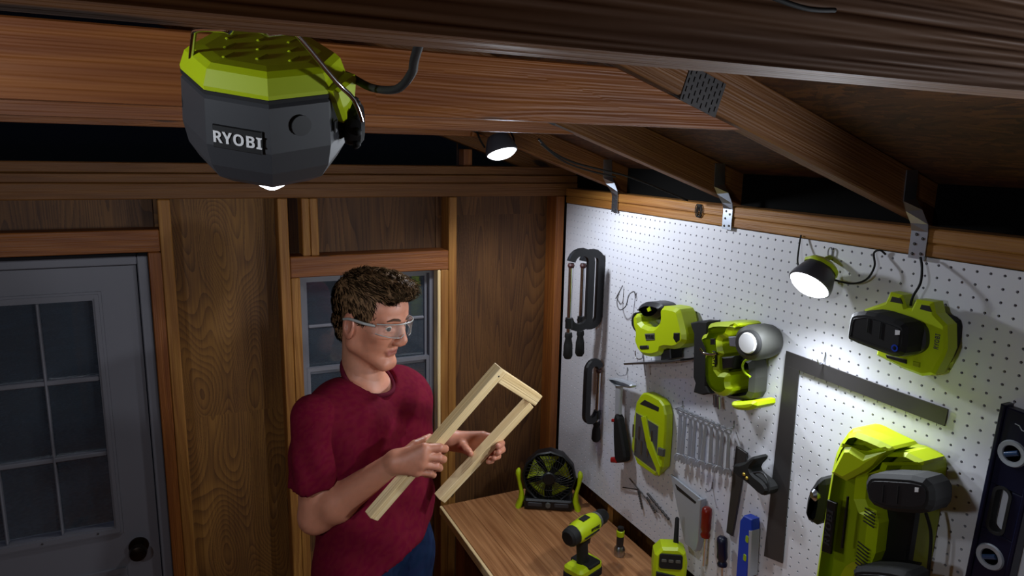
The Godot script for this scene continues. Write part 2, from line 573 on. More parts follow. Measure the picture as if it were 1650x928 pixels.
# ---------------------------------------------------------------- the scene
func _ready() -> void:
	rng.seed = 20
	# camera, sky, moon, exposure
	var cam := Camera3D.new()
	cam.name = "camera"
	cam.keep_aspect = Camera3D.KEEP_HEIGHT
	cam.fov = 45.08
	cam.near = 0.02
	add_child(cam)
	cam.transform = Transform3D(Basis(Vector3(0.90409, 0.02080, 0.42683), Vector3(0.06367, 0.98111, -0.18267), Vector3(-0.42257, 0.19233, 0.88569)), Vector3(0, E, 0)).orthonormalized()
	cam.current = true
	var sky_mat := ProceduralSkyMaterial.new()
	sky_mat.sky_top_color = Color(0.008, 0.011, 0.02)
	sky_mat.sky_horizon_color = Color(0.010, 0.013, 0.022)
	sky_mat.ground_bottom_color = Color(0.008, 0.010, 0.012)
	sky_mat.ground_horizon_color = Color(0.008, 0.011, 0.016)
	sky_mat.sun_angle_max = 1.0
	var sky := Sky.new()
	sky.sky_material = sky_mat
	var env := Environment.new()
	env.background_mode = Environment.BG_SKY
	env.sky = sky
	env.tonemap_mode = Environment.TONE_MAPPER_LINEAR
	env.tonemap_exposure = 1.12
	env.sdfgi_enabled = true
	env.ssao_enabled = true
	env.ssil_enabled = true
	var we := WorldEnvironment.new()
	we.name = "environment"
	we.environment = env
	add_child(we)
	var moon := DirectionalLight3D.new()
	moon.name = "moon"
	moon.light_color = Color(0.48, 0.66, 1.0)
	moon.light_energy = 0.045
	moon.light_angular_distance = 1.5
	moon.shadow_enabled = true
	add_child(moon)
	moon.look_at_from_position(Vector3.ZERO, Vector3(0.80, -0.42, 0.42))

	make_materials()
	build_shell()
	build_back_wall()
	build_roof()
	build_pegboard()
	build_bench()
	build_lamps()
	build_person()
	build_wall_tools()
	build_bench_tools()
	build_cables()


# ---------------------------------------------------------------- the shed
func build_shell() -> void:
	var f := shell("floor", Vector3(0, FLOOR_Y, 0))
	for i in 19:
		board("plank", Vector3(-2.66 + i * 0.226, -0.03, -2.7), Vector3(-2.66 + i * 0.226 + 0.223, 0, 1.3), mats["lumber_red"], f)
	board("subfloor", Vector3(-2.7, -0.08, -2.72), Vector3(1.6, -0.031, 1.32), mats["dark_board"], f)
	var l := shell("wall_left")
	for i in 4: board("plywood_panel", Vector3(-2.68, FLOOR_Y, -2.62 + i * 0.98), Vector3(-2.668, -0.1, -2.62 + i * 0.98 + 0.977), mats["plywood"], l, 0.001, 1)
	for i in 8: board("stud", Vector3(-2.667, FLOOR_Y, -2.5 + i * 0.5), Vector3(-2.58, -0.2, -2.462 + i * 0.5), mats["lumber"], l)
	board("top_plate", Vector3(-2.667, -0.2, -2.6), Vector3(-2.57, -0.142, 1.28), mats["lumber"], l)
	var r := shell("wall_right")
	for i in 4: board("plywood_panel", Vector3(1.55, FLOOR_Y, -2.62 + i * 0.98), Vector3(1.562, -0.1, -2.62 + i * 0.98 + 0.977), mats["plywood"], r, 0.001, 1)
	for z in [-2.13, -1.72, -1.31, -0.9, -0.49, -0.08, 0.33, 0.74, 1.15]: board("stud", Vector3(1.458, FLOOR_Y, z), Vector3(1.549, -0.204, z + 0.038), mats["lumber"], r)
	board("top_plate", Vector3(1.444, -0.2025, -2.525), Vector3(1.545, -0.174, 1.28), mats["lumber"], r)
	board("top_plate", Vector3(1.443, -0.1735, -2.525), Vector3(1.545, -0.142, 1.28), mats["lumber"], r)
	board("bottom_plate", Vector3(1.458, FLOOR_Y, -2.52), Vector3(1.549, FLOOR_Y + 0.038, 1.28), mats["lumber"], r)
	var n := shell("wall_front")
	for i in 4: board("plywood_panel", Vector3(-2.7 + i * 1.067, FLOOR_Y, 1.3), Vector3(-2.7 + i * 1.067 + 1.064, 0.62, 1.312), mats["plywood"], n, 0.001, 1)
	for i in 8: board("stud", Vector3(-2.5 + i * 0.55, FLOOR_Y, 1.21), Vector3(-2.462 + i * 0.55, -0.14, 1.299), mats["lumber"], n)
	# the lawn outside
	var lawn := shell("ground", Vector3(0, FLOOR_Y - 0.25, 0))
	var img := Image.create(512, 512, false, Image.FORMAT_RGB8)
	var a := noise(41, 0.02, 4)
	var b := noise(42, 0.35, 2)
	for y in 512:
		for x in 512:
			var t := clampf(0.45 + a.get_noise_2d(x, y) * 0.9 + b.get_noise_2d(x, y) * 0.7, 0, 1)
			img.set_pixel(x, y, Color(0.09, 0.13, 0.13).lerp(Color(0.36, 0.42, 0.40), t))
	var m := textured("lawn", img, 0.95, Vector2(1 / 7.0, 1 / 7.0))
	board("turf", Vector3(-45, -0.1, -70), Vector3(45, 0, -2.7), m, lawn, 0.001, 0)

func build_back_wall() -> void:
	var w := shell("wall_back")
	var ply := func(x0: float, x1: float, y0: float, y1: float, m: String) -> void:
		board("plywood_panel", Vector3(x0, y0, PLY_Z - 0.012), Vector3(x1, y1, PLY_Z), mats[m], w, 0.001, 1)
	ply.call(-2.66, -0.915, FLOOR_Y, -0.057, "plywood")
	ply.call(-0.913, -0.09, -0.35, -0.057, "plywood_streaked")
	ply.call(-0.088, 0.345, FLOOR_Y, -0.057, "plywood")
	ply.call(0.347, 0.905, -0.46, -0.057, "plywood_streaked")
	ply.call(0.347, 0.905, FLOOR_Y, -1.205, "plywood_streaked")
	ply.call(0.907, 1.55, FLOOR_Y, -0.057, "plywood_streaked")
	var wood := func(called: String, x0: float, x1: float, y0: float, y1: float, m := "lumber", z := BACK_Z) -> void:
		board(called, Vector3(x0, y0, PLY_Z + 0.0005), Vector3(x1, y1, z), mats[m], w)
	wood.call("top_plate", -2.66, 1.55, -0.174, -0.1225, "lumber_brown")
	wood.call("top_plate", -2.66, 1.55, -0.1215, -0.0915, "lumber_brown", BACK_Z - 0.003)
	wood.call("top_plate", -2.66, 1.55, -0.0905, -0.057, "lumber_brown", BACK_Z - 0.012)
	wood.call("bottom_plate", -0.07, 1.44, FLOOR_Y, FLOOR_Y + 0.038)
	wood.call("stud", -0.0725, -0.036, FLOOR_Y + 0.04, -0.175)
	wood.call("stud", -0.111, -0.0735, FLOOR_Y, -0.346, "lumber_red")
	wood.call("stud", -0.935, -0.897, FLOOR_Y, -0.175)
	wood.call("header", -0.896, -0.0735, -0.345, -0.272, "lumber_red")
	wood.call("stud", 0.298, 0.333, FLOOR_Y + 0.04, -0.175)
	wood.call("stud", 0.334, 0.366, FLOOR_Y + 0.04, -0.4585)
	wood.call("cripple_stud", 0.379, 0.4065, -0.3805, -0.175)
	wood.call("cripple_stud", 0.4075, 0.436, -0.3805, -0.175)
	wood.call("header", 0.334, 0.930, -0.4575, -0.3815, "lumber_red")
	wood.call("stud", 0.931, 0.964, FLOOR_Y + 0.04, -0.175)
	wood.call("stud", 0.899, 0.930, FLOOR_Y + 0.04, -0.4585)
	wood.call("sill", 0.367, 0.898, -1.245, -1.207)
	wood.call("cripple_stud", 0.55, 0.588, FLOOR_Y + 0.04, -1.246)
	wood.call("stud", 1.405, 1.443, FLOOR_Y + 0.04, -0.175, "lumber_red")
	for s in [1, -1]:
		# boarded ends of the gable, open in between
		var mb := MB.new()
		var pts := PackedVector2Array()
		for p in [Vector2(1.0, -0.056), Vector2(1.56, -0.056), Vector2(1.56, roof_y(1.56)), Vector2(1.0, roof_y(1.0))]:
			pts.append(p if s > 0 else Vector2(2 * RIDGE_X - p.x, p.y))
		mb.prism(pts, PLY_Z - 0.012, PLY_Z)
		part(mb, "gable_panel", mats["plywood_streaked"], w)
	for x in [1.002, -1.9]:
		board("gable_stud", Vector3(x, -0.056, PLY_Z + 0.001), Vector3(x + 0.036, roof_y(x) - 0.02 if x > 0 else roof_y(-1.2 - x) - 0.03, PLY_Z + 0.06), mats["lumber_red"], w)

	# door with nine panes
	var d := shell("door_1")
	var z0 := -2.6
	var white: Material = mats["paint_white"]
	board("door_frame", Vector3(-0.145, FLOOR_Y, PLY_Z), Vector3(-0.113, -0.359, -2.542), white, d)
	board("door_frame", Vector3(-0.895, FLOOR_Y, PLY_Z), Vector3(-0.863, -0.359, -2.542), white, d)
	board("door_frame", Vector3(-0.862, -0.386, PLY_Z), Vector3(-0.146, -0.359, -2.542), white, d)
	var rect := func(x0: float, x1: float, y0: float, y1: float) -> PackedVector2Array:
		return PackedVector2Array([Vector2(x0, y0), Vector2(x1, y0), Vector2(x1, y1), Vector2(x0, y1)])
	var leaf := MB.new()
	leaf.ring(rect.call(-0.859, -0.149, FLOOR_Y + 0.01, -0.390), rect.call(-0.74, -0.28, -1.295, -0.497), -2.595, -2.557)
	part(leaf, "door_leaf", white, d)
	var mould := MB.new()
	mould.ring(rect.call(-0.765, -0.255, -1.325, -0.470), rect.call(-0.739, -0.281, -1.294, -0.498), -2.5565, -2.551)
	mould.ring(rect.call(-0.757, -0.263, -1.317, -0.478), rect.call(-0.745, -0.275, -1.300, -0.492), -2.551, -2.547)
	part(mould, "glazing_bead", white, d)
	for i in 2:
		board("muntin", Vector3(-0.436 - i * 0.153, -1.293, -2.58), Vector3(-0.424 - i * 0.153 - 0.005, -0.499, -2.552), white, d)
		board("muntin", Vector3(-0.738, -0.770 - i * 0.264, -2.579), Vector3(-0.282, -0.754 - i * 0.264, -2.554), white, d)
	for i in 3:
		for j in 3:
			board("pane", Vector3(-0.428 - i * 0.153, -0.758 - j * 0.264, -2.575), Vector3(-0.284 - i * 0.153, -0.502 - j * 0.264, -2.571), mats["pane_glass"], d, 0.0004)
	for x in [-0.7, -0.49, -0.33]:
		var sc := MB.new()
		sc.lathe([Vector2(0.0, 0.0), Vector2(0.004, 0.0), Vector2(0.003, 0.002), Vector2(0, 0.002)], 8, along(Vector3(0, 0, 1), Vector3(x, -1.308, -2.547)))
		part(sc, "screw", mats["dull_steel"], d)
	var low := MB.new()
	low.ring(rect.call(-0.755, -0.255, -2.05, -1.455), rect.call(-0.735, -0.275, -2.03, -1.475), -2.5565, -2.549)
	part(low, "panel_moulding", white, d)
	var knob := MB.new()
	knob.lathe([Vector2(0, 0), Vector2(0.032, 0), Vector2(0.032, 0.006), Vector2(0.013, 0.010), Vector2(0.012, 0.03), Vector2(0.024, 0.036), Vector2(0.029, 0.048), Vector2(0.026, 0.062), Vector2(0.014, 0.068), Vector2(0, 0.069)], 20, along(Vector3(0, 0, 1), Vector3(-0.213, -1.385, -2.557)))
	part(knob, "door_knob", mats["bronze"], d, Vector3.ZERO, "dark metal knob")

	# sash window
	var n := shell("window_1")
	var fr := MB.new()
	fr.ring(rect.call(0.367, 0.885, -1.206, -0.4585), rect.call(0.385, 0.867, -1.188, -0.474), PLY_Z - 0.02, -2.577)
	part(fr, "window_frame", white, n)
	board("jamb_board", Vector3(0.8855, -1.206, PLY_Z), Vector3(0.8985, -0.4585, BACK_Z - 0.001), mats["clear_pine"], n)
	var sash := func(y0: float, y1: float, z: float) -> void:
		var s := MB.new()
		s.ring(rect.call(0.386, 0.866, y0, y1), rect.call(0.398, 0.854, y0 + 0.014, y1 - 0.014), z - 0.02, z)
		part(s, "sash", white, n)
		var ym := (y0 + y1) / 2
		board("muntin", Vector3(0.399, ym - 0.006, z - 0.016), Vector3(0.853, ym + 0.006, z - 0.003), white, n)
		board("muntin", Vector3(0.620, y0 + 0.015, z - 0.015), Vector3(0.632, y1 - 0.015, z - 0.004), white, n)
		for i in 2:
			for j in 2:
				board("pane", Vector3(0.399 + i * 0.234, (y0 + 0.015) if j == 0 else ym + 0.007, z - 0.012), Vector3(0.619 + i * 0.234, (ym - 0.007) if j == 0 else y1 - 0.015, z - 0.009), mats["pane_glass"], n, 0.0004)
	sash.call(-0.845, -0.475, -2.60)
	sash.call(-1.187, -0.815, -2.58)

func roof_y(x: float) -> float:
	# underside of the rafters
	return CHORD_Y + 0.004 - SLOPE * (x - 0.93)

func build_roof() -> void:
	var c := shell("ceiling")
	var th := atan(SLOPE)
	var deep := 0.089
	var zs := [-2.595, -2.19, -1.60, -1.01, -0.314, 0.28, 0.87]
	for k in zs.size():
		var z: float = zs[k]
		var t := Node3D.new()
		t.name = "truss"
		c.add_child(t, true)
		t.position = Vector3(0, 0, z)
		for s in [1, -1]:
			var x0: float = RIDGE_X + 0.012
			var x1 := 1.66
			var mb := MB.new()
			mb.shift = Vector2(rng.randf() * 3, rng.randf() * 3)
			mb.box(Vector3((x1 - x0) / cos(th), deep, 0.038), 0.003)
			var o := part(mb, "rafter", mats["lumber_brown"], t)
			var xm := (x0 + x1) / 2
			var mid := Vector3(xm, roof_y(xm), 0) + Vector3(sin(th), cos(th), 0) * (deep / 2)
			if s < 0: mid.x = 2 * RIDGE_X - mid.x
			o.transform = Transform3D(Basis(Vector3(0, 0, 1), -th * s), mid)
		if k == 0: continue
		var tie := MB.new()
		tie.shift = Vector2(rng.randf() * 3, [0.1, 0.17, 0.31, 0.05, 0.22, 0.13, 0.3][k])
		var l := 2 * RIDGE_X
		var inner := 0.092 / SLOPE
		tie.prism(PackedVector2Array([Vector2(l - 0.925, CHORD_Y), Vector2(0.925, CHORD_Y), Vector2(0.925 - inner, CHORD_Y + 0.0915), Vector2(l - 0.925 + inner, CHORD_Y + 0.0915)]), -0.019, 0.019, 0.0025, Transform3D.IDENTITY, true)
		part(tie, "tie_beam", mats["lumber_brown" if k == 4 else "lumber_red"], t)
		for s in [1, -1]:
			var g := MB.new()
			g.box(Vector3(0.085, 0.062, 0.0012), 0.0003)
			for i in 8:
				for j in 4:
					g.box(Vector3(0.003, 0.009, 0.003), 0.0005, Transform3D(Basis.IDENTITY, Vector3(-0.036 + i * 0.0103, -0.022 + j * 0.0147 + (0.004 if i % 2 else -0.002), 0.0008)))
			var gp := part(g, "gusset_plate", mats["dull_steel"], t)
			var at := Vector3(0.833, roof_y(0.833) + 0.025, 0.0198)
			gp.transform = Transform3D(Basis(Vector3(0, 0, 1), -th * s), at if s > 0 else Vector3(l - at.x, at.y, at.z))
	# sheathing
	for s in [1, -1]:
		for z in [[-2.95, -1.682], [-1.68, -0.462], [-0.46, 0.758], [0.76, 1.4]]:
			var mb := MB.new()
			mb.shift = Vector2(rng.randf(), rng.randf())
			mb.box(Vector3((1.72 - RIDGE_X) / cos(th), 0.012, z[1] - z[0]), 0.001, Transform3D.IDENTITY, 2)
			var o := part(mb, "sheathing_panel", mats["flakeboard"], c)
			var xm := (1.72 + RIDGE_X) / 2
			var mid := Vector3(xm, roof_y(xm), (z[0] + z[1]) / 2) + Vector3(sin(th), cos(th), 0) * (deep + 0.0065)
			if s < 0: mid.x = 2 * RIDGE_X - mid.x
			o.transform = Transform3D(Basis(Vector3(0, 0, 1), -th * s), mid)
		# dark insect mesh that closes the eaves between the rafters
		for k in zs.size() - 1:
			var x := 1.50 if s > 0 else 2 * RIDGE_X - 1.515
			board("eave_mesh", Vector3(x, -0.1415, zs[k] + 0.02), Vector3(x + 0.015, -0.05, zs[k + 1] - 0.02), mats["black_mesh"], c, 0.001)
	# metal straps from the rafters to the top plate
	var names := {-1.01: "bright bent metal strap nearest the lime battery adapter cord", -1.60: "bent metal strap over the middle of the pegboard top", -2.19: "small bent metal strap above the large black clamps"}
	for z in names:
		var t := thing("metal_strap", names[z], "strap", Vector3(WALL_X - 0.0085, -0.145, z + 0.035), Basis.IDENTITY, "metal straps under the rafters")
		var mb := MB.new()
		var rows := [[Vector3(-0.002, -0.065, 0.0), Vector3(0, 0, 0.019)], [Vector3(-0.002, -0.005, 0.0), Vector3(0, 0, 0.019)], [Vector3(-0.007, 0.012, 0.0), Vector3(0.003, 0, 0.018)], [Vector3(-0.022, 0.040, -0.006), Vector3(0.011, 0.002, 0.011)], [Vector3(-0.030, 0.062, -0.0135), Vector3(0.018, 0.003, 0.001)], [Vector3(-0.032, 0.125, -0.0145), Vector3(0.018, 0, 0)]]
		var loops := []
		for i in rows.size():
			var p: Vector3 = rows[i][0]
			var h: Vector3 = rows[i][1]
			var up: Vector3 = (rows[mini(i + 1, rows.size() - 1)][0] - rows[maxi(i - 1, 0)][0]).normalized()
			var nn := h.cross(up).normalized() * 0.001
			loops.append([p - h - nn, p + h - nn, p + h + nn, p - h + nn])
		mb.loft(loops)
		part(mb, "band", mats["galvanized"], t)
		for q in [Vector3(-0.0035, -0.02, 0.009), Vector3(-0.0035, -0.033, -0.008), Vector3(-0.0035, -0.053, 0.009), Vector3(-0.0035, -0.055, -0.010), Vector3(-0.0035, -0.012, -0.006)]:
			var h := MB.new()
			h.lathe([Vector2(0, 0), Vector2(0.0035, 0), Vector2(0.0025, 0.0016), Vector2(0, 0.0016)], 8, along(Vector3(-1, 0, 0), q))
			part(h, "nail", mats["dull_steel"], t)

var peg_v := PackedVector3Array()
var peg_n := PackedVector3Array()
func peg_tri(a: Vector3, b: Vector3, c: Vector3, n: Vector3) -> void:
	var flip := (b - a).cross(c - a).dot(n) > 0
	peg_v.append(a); peg_v.append(c if flip else b); peg_v.append(b if flip else c)
	peg_n.append(n); peg_n.append(n); peg_n.append(n)
func build_pegboard() -> void:
	var o := MeshInstance3D.new()
	o.name = "pegboard"
	add_child(o, true)
	o.transform = Transform3D(Basis(Vector3.UP, -PI / 2), Vector3(WALL_X, -1.36 + E, BACK_Z + 0.005))
	tag(o, "large white pegboard with rows of small holes on the wall", "pegboard")
	var p := 0.0268
	var nx := 118
	var ny := 43
	var r := 0.0031
	peg_v.clear(); peg_n.clear()
	var th := 0.006
	for i in nx:
		for j in ny:
			var m := Vector3((i + 0.5) * p, (j + 0.5) * p + 0.0025, 0)
			for face in [[0.0, Vector3(0, 0, 1)], [-th, Vector3(0, 0, -1)]]:
				var f := m + Vector3(0, 0, face[0])
				for k in 4:
					var cr := f + Vector3(p / 2 * (1 if k in [0, 3] else -1), p / 2 * (1 if k < 2 else -1), 0)
					var cn := f + Vector3(p / 2 * (1 if (k + 1) % 4 in [0, 3] else -1), p / 2 * (1 if (k + 1) % 4 < 2 else -1), 0)
					var q := []
					for e in 3: q.append(f + Vector3(cos(PI / 4 * (2 * k + e)), sin(PI / 4 * (2 * k + e)), 0) * r)
					peg_tri(cr, q[0], q[1], face[1])
					peg_tri(cr, q[1], q[2], face[1])
					peg_tri(cr, q[2], cn, face[1])
			for e in 8:
				var a0 := Vector3(cos(PI / 4 * e), sin(PI / 4 * e), 0)
				var a1 := Vector3(cos(PI / 4 * (e + 1)), sin(PI / 4 * (e + 1)), 0)
				var n := -(a0 + a1).normalized()
				peg_tri(m + a0 * r, m + a1 * r, m + a1 * r - Vector3(0, 0, th), n)
				peg_tri(m + a0 * r, m + a1 * r - Vector3(0, 0, th), m + a0 * r - Vector3(0, 0, th), n)
	var w := nx * p
	var y0 := 0.0025
	var y1 := ny * p + 0.0025
	for e in [[Vector3(0, y0, 0), Vector3(0, y1, 0), Vector3(-1, 0, 0)], [Vector3(w, y0, 0), Vector3(w, y1, 0), Vector3(1, 0, 0)], [Vector3(0, y0, 0), Vector3(w, y0, 0), Vector3(0, -1, 0)], [Vector3(0, y1, 0), Vector3(w, y1, 0), Vector3(0, 1, 0)]]:
		var t := Vector3(0, 0, -th)
		peg_tri(e[0], e[1], e[1] + t, e[2])
		peg_tri(e[0], e[1] + t, e[0] + t, e[2])
	var arr := []
	arr.resize(Mesh.ARRAY_MAX)
	arr[Mesh.ARRAY_VERTEX] = peg_v
	arr[Mesh.ARRAY_NORMAL] = peg_n
	var am := ArrayMesh.new()
	am.add_surface_from_arrays(Mesh.PRIMITIVE_TRIANGLES, arr)
	o.mesh = am
	o.material_override = mats["board_white"]

func build_bench() -> void:
	var t := thing("workbench", "brown wooden workbench under the white pegboard", "workbench", Vector3(0.87, FLOOR_Y, -2.43))
	var h := -1.40 - FLOOR_Y
	for i in 6:
		board("plank", Vector3(i * 0.0928, h - 0.034, 0), Vector3(i * 0.0928 + 0.0924, h, 2.6), mats["bench_wood"], t, 0.0015)
	board("edge_band", Vector3(-0.012, h - 0.036, -0.002), Vector3(-0.0005, h - 0.001, 2.6), mats["clear_pine"], t, 0.002)
	for x in [0.04, 0.46]:
		for z in [0.05, 2.44]:
			board("leg", Vector3(x, 0.001, z), Vector3(x + 0.085, h - 0.035, z + 0.085), mats["lumber_red"], t)
	board("apron", Vector3(0.05, h - 0.125, 0.136), Vector3(0.08, h - 0.036, 2.439), mats["lumber_red"], t)
	board("apron", Vector3(0.50, h - 0.125, 0.136), Vector3(0.53, h - 0.036, 2.439), mats["lumber_red"], t)

# ---------------------------------------------------------------- the person
# a distance field on a grid, meshed as surface nets
class Field:
	var org: Vector3
	var n: Vector3i
	var h: float
	var d := PackedFloat32Array()
	func _init(lo: Vector3, hi: Vector3, cell: float) -> void:
		org = lo
		h = cell
		n = Vector3i(((hi - lo) / cell).ceil()) + Vector3i.ONE
		d.resize(n.x * n.y * n.z)
		d.fill(0.3)
	func span(lo: Vector3, hi: Vector3) -> Array:
		var a := Vector3i(((lo - org) / h).floor()).clamp(Vector3i.ZERO, n - Vector3i.ONE)
		var b := Vector3i(((hi - org) / h).ceil()).clamp(Vector3i.ZERO, n - Vector3i.ONE)
		return [a, b]
	# tapered capsule, joined with a smooth minimum (or cut away)
	func limb(a: Vector3, b: Vector3, ra: float, rb: float, k := 0.02, cut := false) -> void:
		var pad := maxf(ra, rb) + k + 2.5 * h
		var s := span(a.min(b) - Vector3.ONE * pad, a.max(b) + Vector3.ONE * pad)
		var ab := b - a
		var l2 := maxf(ab.length_squared(), 1e-9)
		for z in range(s[0].z, s[1].z + 1):
			for y in range(s[0].y, s[1].y + 1):
				var i: int = (z * n.y + y) * n.x + s[0].x
				var p := org + Vector3(s[0].x, y, z) * h
				for x in range(s[0].x, s[1].x + 1):
					var t := clampf((p - a).dot(ab) / l2, 0, 1)
					var v := p.distance_to(a + ab * t) - lerpf(ra, rb, t)
					var o := d[i]
					if cut:
						o = -o
						var m := maxf(k - absf(o - v), 0) / k
						d[i] = -(minf(o, v) - m * m * k * 0.25)
					else:
						var m := maxf(k - absf(o - v), 0) / k
						d[i] = minf(o, v) - m * m * k * 0.25
					i += 1
					p.x += h
	func blob(c: Vector3, basis: Basis, r: Vector3, k := 0.02, cut := false) -> void:
		var ext := maxf(r.x, maxf(r.y, r.z)) + k + 2.5 * h
		var s := span(c - Vector3.ONE * ext, c + Vector3.ONE * ext)
		var inv := basis.transposed()
		for z in range(s[0].z, s[1].z + 1):
			for y in range(s[0].y, s[1].y + 1):
				var i: int = (z * n.y + y) * n.x + s[0].x
				var p := org + Vector3(s[0].x, y, z) * h - c
				for x in range(s[0].x, s[1].x + 1):
					var q := inv * p
					var k0 := (q / r).length()
					var k1 := (q / (r * r)).length()
					var v := k0 * (k0 - 1.0) / maxf(k1, 1e-6)
					var o := d[i]
					if cut:
						o = -o
						var m := maxf(k - absf(o - v), 0) / k
						d[i] = -(minf(o, v) - m * m * k * 0.25)
					else:
						var m := maxf(k - absf(o - v), 0) / k
						d[i] = minf(o, v) - m * m * k * 0.25
					i += 1
					p.x += h
	# keep what lies on the far side of the normal
	func slice(at: Vector3, normal: Vector3) -> void:
		var i := 0
		for z in n.z:
			for y in n.y:
				var p := org + Vector3(0, y, z) * h - at
				for x in n.x:
					d[i] = maxf(d[i], p.dot(normal))
					i += 1
					p.x += h

var skin_v: PackedVector3Array
var skin_n: PackedVector3Array
var skin_c: PackedColorArray
var skin_i: PackedInt32Array
func net_start() -> void:
	skin_v = PackedVector3Array(); skin_n = PackedVector3Array(); skin_c = PackedColorArray(); skin_i = PackedInt32Array()
# paint: point -> colour; push: point, normal -> distance to move along the normal
func net_add(f: Field, paint: Callable, push = null) -> void:
	var n := f.n
	var ids := PackedInt32Array()
	ids.resize(f.d.size())
	ids.fill(-1)
	var sy := n.x
	var sz := n.x * n.y
	var off := [0, 1, sy, sy + 1, sz, sz + 1, sz + sy, sz + sy + 1]
	var at := [Vector3(0, 0, 0), Vector3(1, 0, 0), Vector3(0, 1, 0), Vector3(1, 1, 0), Vector3(0, 0, 1), Vector3(1, 0, 1), Vector3(0, 1, 1), Vector3(1, 1, 1)]
	var edges := [[0, 1], [2, 3], [4, 5], [6, 7], [0, 2], [1, 3], [4, 6], [5, 7], [0, 4], [1, 5], [2, 6], [3, 7]]
	for z in n.z - 1:
		for y in n.y - 1:
			var i := z * sz + y * sy
			for x in n.x - 1:
				var c0 := f.d[i] < 0
				if c0 == (f.d[i + 1] < 0) and c0 == (f.d[i + sy] < 0) and c0 == (f.d[i + sy + 1] < 0) and c0 == (f.d[i + sz] < 0) and c0 == (f.d[i + sz + 1] < 0) and c0 == (f.d[i + sz + sy] < 0) and c0 == (f.d[i + sz + sy + 1] < 0):
					i += 1
					continue
				var v := PackedFloat32Array()
				for o in off: v.append(f.d[i + o])
				var sum := Vector3.ZERO
				var cnt := 0
				for e in edges:
					var a: float = v[e[0]]
					var b: float = v[e[1]]
					if (a < 0) != (b < 0):
						sum += at[e[0]].lerp(at[e[1]], a / (a - b))
						cnt += 1
				sum /= cnt
				var g := Vector3(v[1] - v[0] + v[3] - v[2] + v[5] - v[4] + v[7] - v[6], v[2] - v[0] + v[3] - v[1] + v[6] - v[4] + v[7] - v[5], v[4] - v[0] + v[5] - v[1] + v[6] - v[2] + v[7] - v[3]).normalized()
				var p := f.org + (Vector3(x, y, z) + sum) * f.h
				if push != null: p += g * float(push.call(p, g))
				ids[i] = skin_v.size()
				skin_v.append(p); skin_n.append(g); skin_c.append(paint.call(p))
				i += 1
	for z in range(1, n.z - 1):
		for y in range(1, n.y - 1):
			var i := z * sz + y * sy + 1
			for x in range(1, n.x - 1):
				var a := f.d[i] < 0
				if a != (f.d[i + 1] < 0): net_quad(ids[i - sy - sz], ids[i - sz], ids[i], ids[i - sy], a)
				if a != (f.d[i + sy] < 0): net_quad(ids[i - 1 - sz], ids[i - 1], ids[i], ids[i - sz], a)
				if a != (f.d[i + sz] < 0): net_quad(ids[i - 1 - sy], ids[i - sy], ids[i], ids[i - 1], a)
				i += 1
func net_quad(a: int, b: int, c: int, e: int, flip: bool) -> void:
	if a < 0 or b < 0 or c < 0 or e < 0: return
	if flip: skin_i.append_array(PackedInt32Array([a, c, b, a, e, c]))
	else: skin_i.append_array(PackedInt32Array([a, b, c, a, c, e]))
func net_part(called: String, m: Material, parent: Node3D, smooth := false) -> MeshInstance3D:
	if smooth:
		var acc := PackedVector3Array()
		acc.resize(skin_v.size())
		for i in range(0, skin_i.size(), 3):
			var nn := (skin_v[skin_i[i + 2]] - skin_v[skin_i[i]]).cross(skin_v[skin_i[i + 1]] - skin_v[skin_i[i]])
			for k in 3: acc[skin_i[i + k]] += nn
		for i in acc.size():
			var up := acc[i].normalized()
			skin_n[i] = up if up.dot(skin_n[i]) >= 0 else -up
	var arr := []
	arr.resize(Mesh.ARRAY_MAX)
	arr[Mesh.ARRAY_VERTEX] = skin_v
	arr[Mesh.ARRAY_NORMAL] = skin_n
	arr[Mesh.ARRAY_COLOR] = skin_c
	arr[Mesh.ARRAY_INDEX] = skin_i
	var am := ArrayMesh.new()
	am.add_surface_from_arrays(Mesh.PRIMITIVE_TRIANGLES, arr)
	var o := MeshInstance3D.new()
	o.name = called
	o.mesh = am
	o.material_override = m
	parent.add_child(o, true)
	return o

const HEAD := Vector3(0.437, -0.4415, -1.784)
const SHOULDER_R := Vector3(0.273, -0.672, -1.70)
const SHOULDER_L := Vector3(0.553, -0.690, -1.852)
const ELBOW_R := Vector3(0.2585, -0.9292, -1.6846)
const WRIST_R := Vector3(0.4314, -0.7507, -1.5506)
const ELBOW_L := Vector3(0.565, -0.955, -1.925)
const WRIST_L := Vector3(0.6443, -0.8086, -1.7526)

